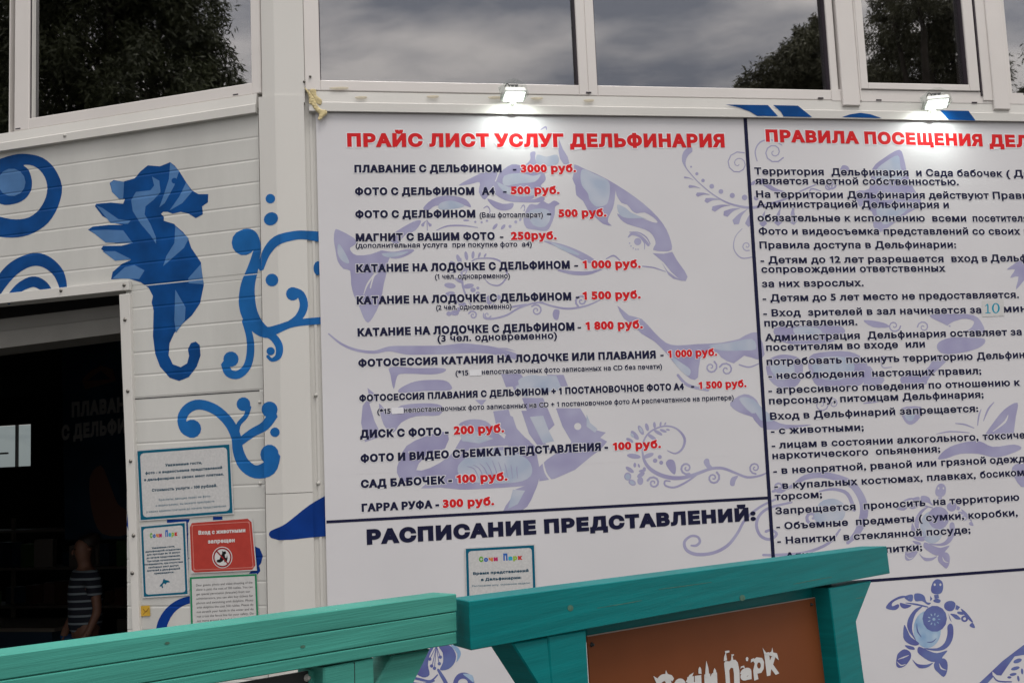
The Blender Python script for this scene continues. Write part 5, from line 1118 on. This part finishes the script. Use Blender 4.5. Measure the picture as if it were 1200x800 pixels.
skin_mesh('shorts', [(0,0,.92,.145,.115),(-.09,0,.84,.105),(-.10,0,.66,.095),(-.105,0,.50,.09),(.09,0,.84,.105),(.11,-.02,.66,.095),(.12,-.02,.50,.09)], [(0,1),(1,2),(2,3),(0,4),(4,5),(5,6)], 'shorts', per)
skin_mesh('hair', [(0,.045,1.62,.092,.085),(0,.03,1.68,.098,.10),(0,.01,1.74,.08,.085)], [(0,1),(1,2)], 'hair', per, sub=2)
for s in (-1, 1):
    skin_mesh('ear', [(s*.083,.0,1.60,.012,.02),(s*.085,.005,1.63,.014,.022)], [(0,1)], 'skin', per, sub=1)
    skin_mesh('eye', [(s*.03,-.097,1.62,.008),(s*.033,-.097,1.62,.008)], [(0,1)], 'hair', per, sub=1)
    skin_mesh('shoe', [(s*.11,.03,.045,.045),(s*.115,-.06,.04,.045),(s*.125,-.16,.035,.035)], [(0,1),(1,2)], 'shoe', per, sub=1)
    for k in range(4):
        skin_mesh('finger', [(s*(.17 if s < 0 else .21)+(k-1.5)*.014,-.145,.87,.009),(s*(.165 if s < 0 else .20)+(k-1.5)*.013,-.155,.835,.008),(s*(.155 if s < 0 else .19)+(k-1.5)*.012,-.15,.805,.007)], [(0,1),(1,2)], 'skin', per, sub=1)
    skin_mesh('thumb', [(s*.14,-.13,.905,.011),(s*.125,-.15,.88,.010),(s*.12,-.155,.855,.008)], [(0,1),(1,2)], 'skin', per, sub=1)
skin_mesh('nose', [(0,-.095,1.615,.008),(0,-.112,1.585,.012),(0,-.10,1.575,.012)], [(0,1),(1,2)], 'skin', per, sub=1)
skin_mesh('mouth', [(-.02,-.098,1.545,.006),(.02,-.098,1.545,.006)], [(0,1)], 'g_a', per, sub=1)

# ================================================================== TREES ACROSS THE SQUARE, seen in the panes
def tree(P, clumps, T, label, leaf, n_leaf, size, grp='trees reflected in the panes'):
    cs = []
    for x, y, r in clumps:
        p_ = P.bounce(x, y, T+random.uniform(-1.2, 1.2), -.045); cs.append((p_, r*(T+5)/F))
    cen = np.mean([c[0] for c in cs], axis=0)
    t = thing('tree', label, 'tree', (cen[0], cen[1], 0), grp)
    # trunk and limbs
    V = []; Fc = []
    def limb(a, b, r0, r1, seg=6, n=7):
        a = np.array(a, float); b = np.array(b, float); k0 = len(V); dr = b-a; dr /= np.linalg.norm(dr); s1 = np.cross(dr, [.3, .9, .1]); s1 /= np.linalg.norm(s1); s2 = np.cross(dr, s1)
        for i in range(seg+1):
            f = i/seg; c = a+(b-a)*f+(s1*math.sin(f*5)+s2*math.cos(f*4))*.02*np.linalg.norm(b-a)*math.sin(f*math.pi); r = r0+(r1-r0)*f
            for j in range(n): q = 2*math.pi*j/n; V.append(c+(s1*math.cos(q)+s2*math.sin(q))*r)
        for i in range(seg):
            for j in range(n): Fc.append([k0+i*n+j, k0+i*n+(j+1) % n, k0+(i+1)*n+(j+1) % n, k0+(i+1)*n+j])
    fork = np.array([cen[0], cen[1], cen[2]*.45]); limb((cen[0], cen[1], 0), fork, .28, .2)
    for c, r in cs: limb(fork, c, .12, .03)
    mesh_obj('trunk', V, Fc, 'bark', t, True)
    tot = sum(r**2 for _, r in cs); LV = []
    for c, r in cs:
        n = int(n_leaf*r*r/tot); sub = max(3, int(6+r*5))
        tw = rng.normal(size=(sub*6, 3)); tw = tw/np.linalg.norm(tw, axis=1)[:, None]*(rng.random((sub*6, 1))**.45)*r; tw[:, 2] *= .9
        idx = rng.integers(0, len(tw), n); base = c+tw[idx]+rng.normal(size=(n, 3))*r*.10
        base[:, 2] -= np.abs(rng.normal(size=n))*r*.06
        dr = rng.normal(size=(n, 3))*.55+tw[idx]/max(r, .1)*.4+np.array([0, 0, -.55]); dr /= np.linalg.norm(dr, axis=1)[:, None]
        sd_ = np.cross(dr, rng.normal(size=(n, 3))); sd_ /= np.linalg.norm(sd_, axis=1)[:, None]
        l = size*(.7+.7*rng.random((n, 1))); w = l*.13
        LV.append(np.stack([base, base+dr*l*.5+sd_*w, base+dr*l, base+dr*l*.5-sd_*w], 1).reshape(-1, 3))
    LV = np.concatenate(LV); nq = len(LV)//4
    me = bpy.data.meshes.new('crown'); me.vertices.add(len(LV)); me.vertices.foreach_set('co', LV.astype('f').ravel()); me.loops.add(nq*4); me.loops.foreach_set('vertex_index', np.arange(nq*4, dtype='i'))
    me.polygons.add(nq); me.polygons.foreach_set('loop_start', np.arange(0, nq*4, 4, dtype='i')); me.polygons.foreach_set('loop_total', np.full(nq, 4, 'i')); me.update(); me.validate()
    me.materials.append(M[leaf]); o = bpy.data.objects.new('crown', me); COL.objects.link(o); adopt(o, t)
    return t
tree(PL, [(60,-60,130),(150,20,105),(60,90,110),(170,110,75),(-60,60,130),(215,60,48),(245,112,40),(10,190,100),(150,190,100),(265,160,50),(262,118,36),(282,140,40),(238,66,40),(222,30,30),(120,-130,130),(190,-40,70)], 12, 'large dense tree mirrored in the left window', 'leaf', 150000, .10)
tree(PR, [(905,95,34),(940,70,36),(965,60,38),(880,115,24),(930,120,45),(985,100,45),(955,40,22)], 15, 'rounded tree mirrored low in the middle window', 'leaf2', 42000, .085)
tree(PR, [(1045,40,40),(1085,30,45),(1060,85,50),(1115,30,42),(1125,80,50),(1030,95,35),(1070,-20,40),(1040,0,22),(1125,-10,25)], 16, 'tall loose tree mirrored in the opening window', 'leaf2', 42000, .085)
tree(PL, [(-40,30,26),(0,110,22),(-30,150,40),(8,60,14)], 16, 'small tree mirrored at the far left pane', 'leaf2', 24000, .085)
tree(PR, [(1200,130,30),(1235,110,40),(1260,60,45)], 15, 'low tree mirrored in the rightmost window', 'leaf2', 24000, .085)

for o in list(bld.children)+list(ban.children)+list(sg.children):
    if o.type == 'MESH' and (o.name.startswith(('painted_', 'seahorse_', 'ring_', 'logo_')) or '_print' in o.name): split_loose(o)
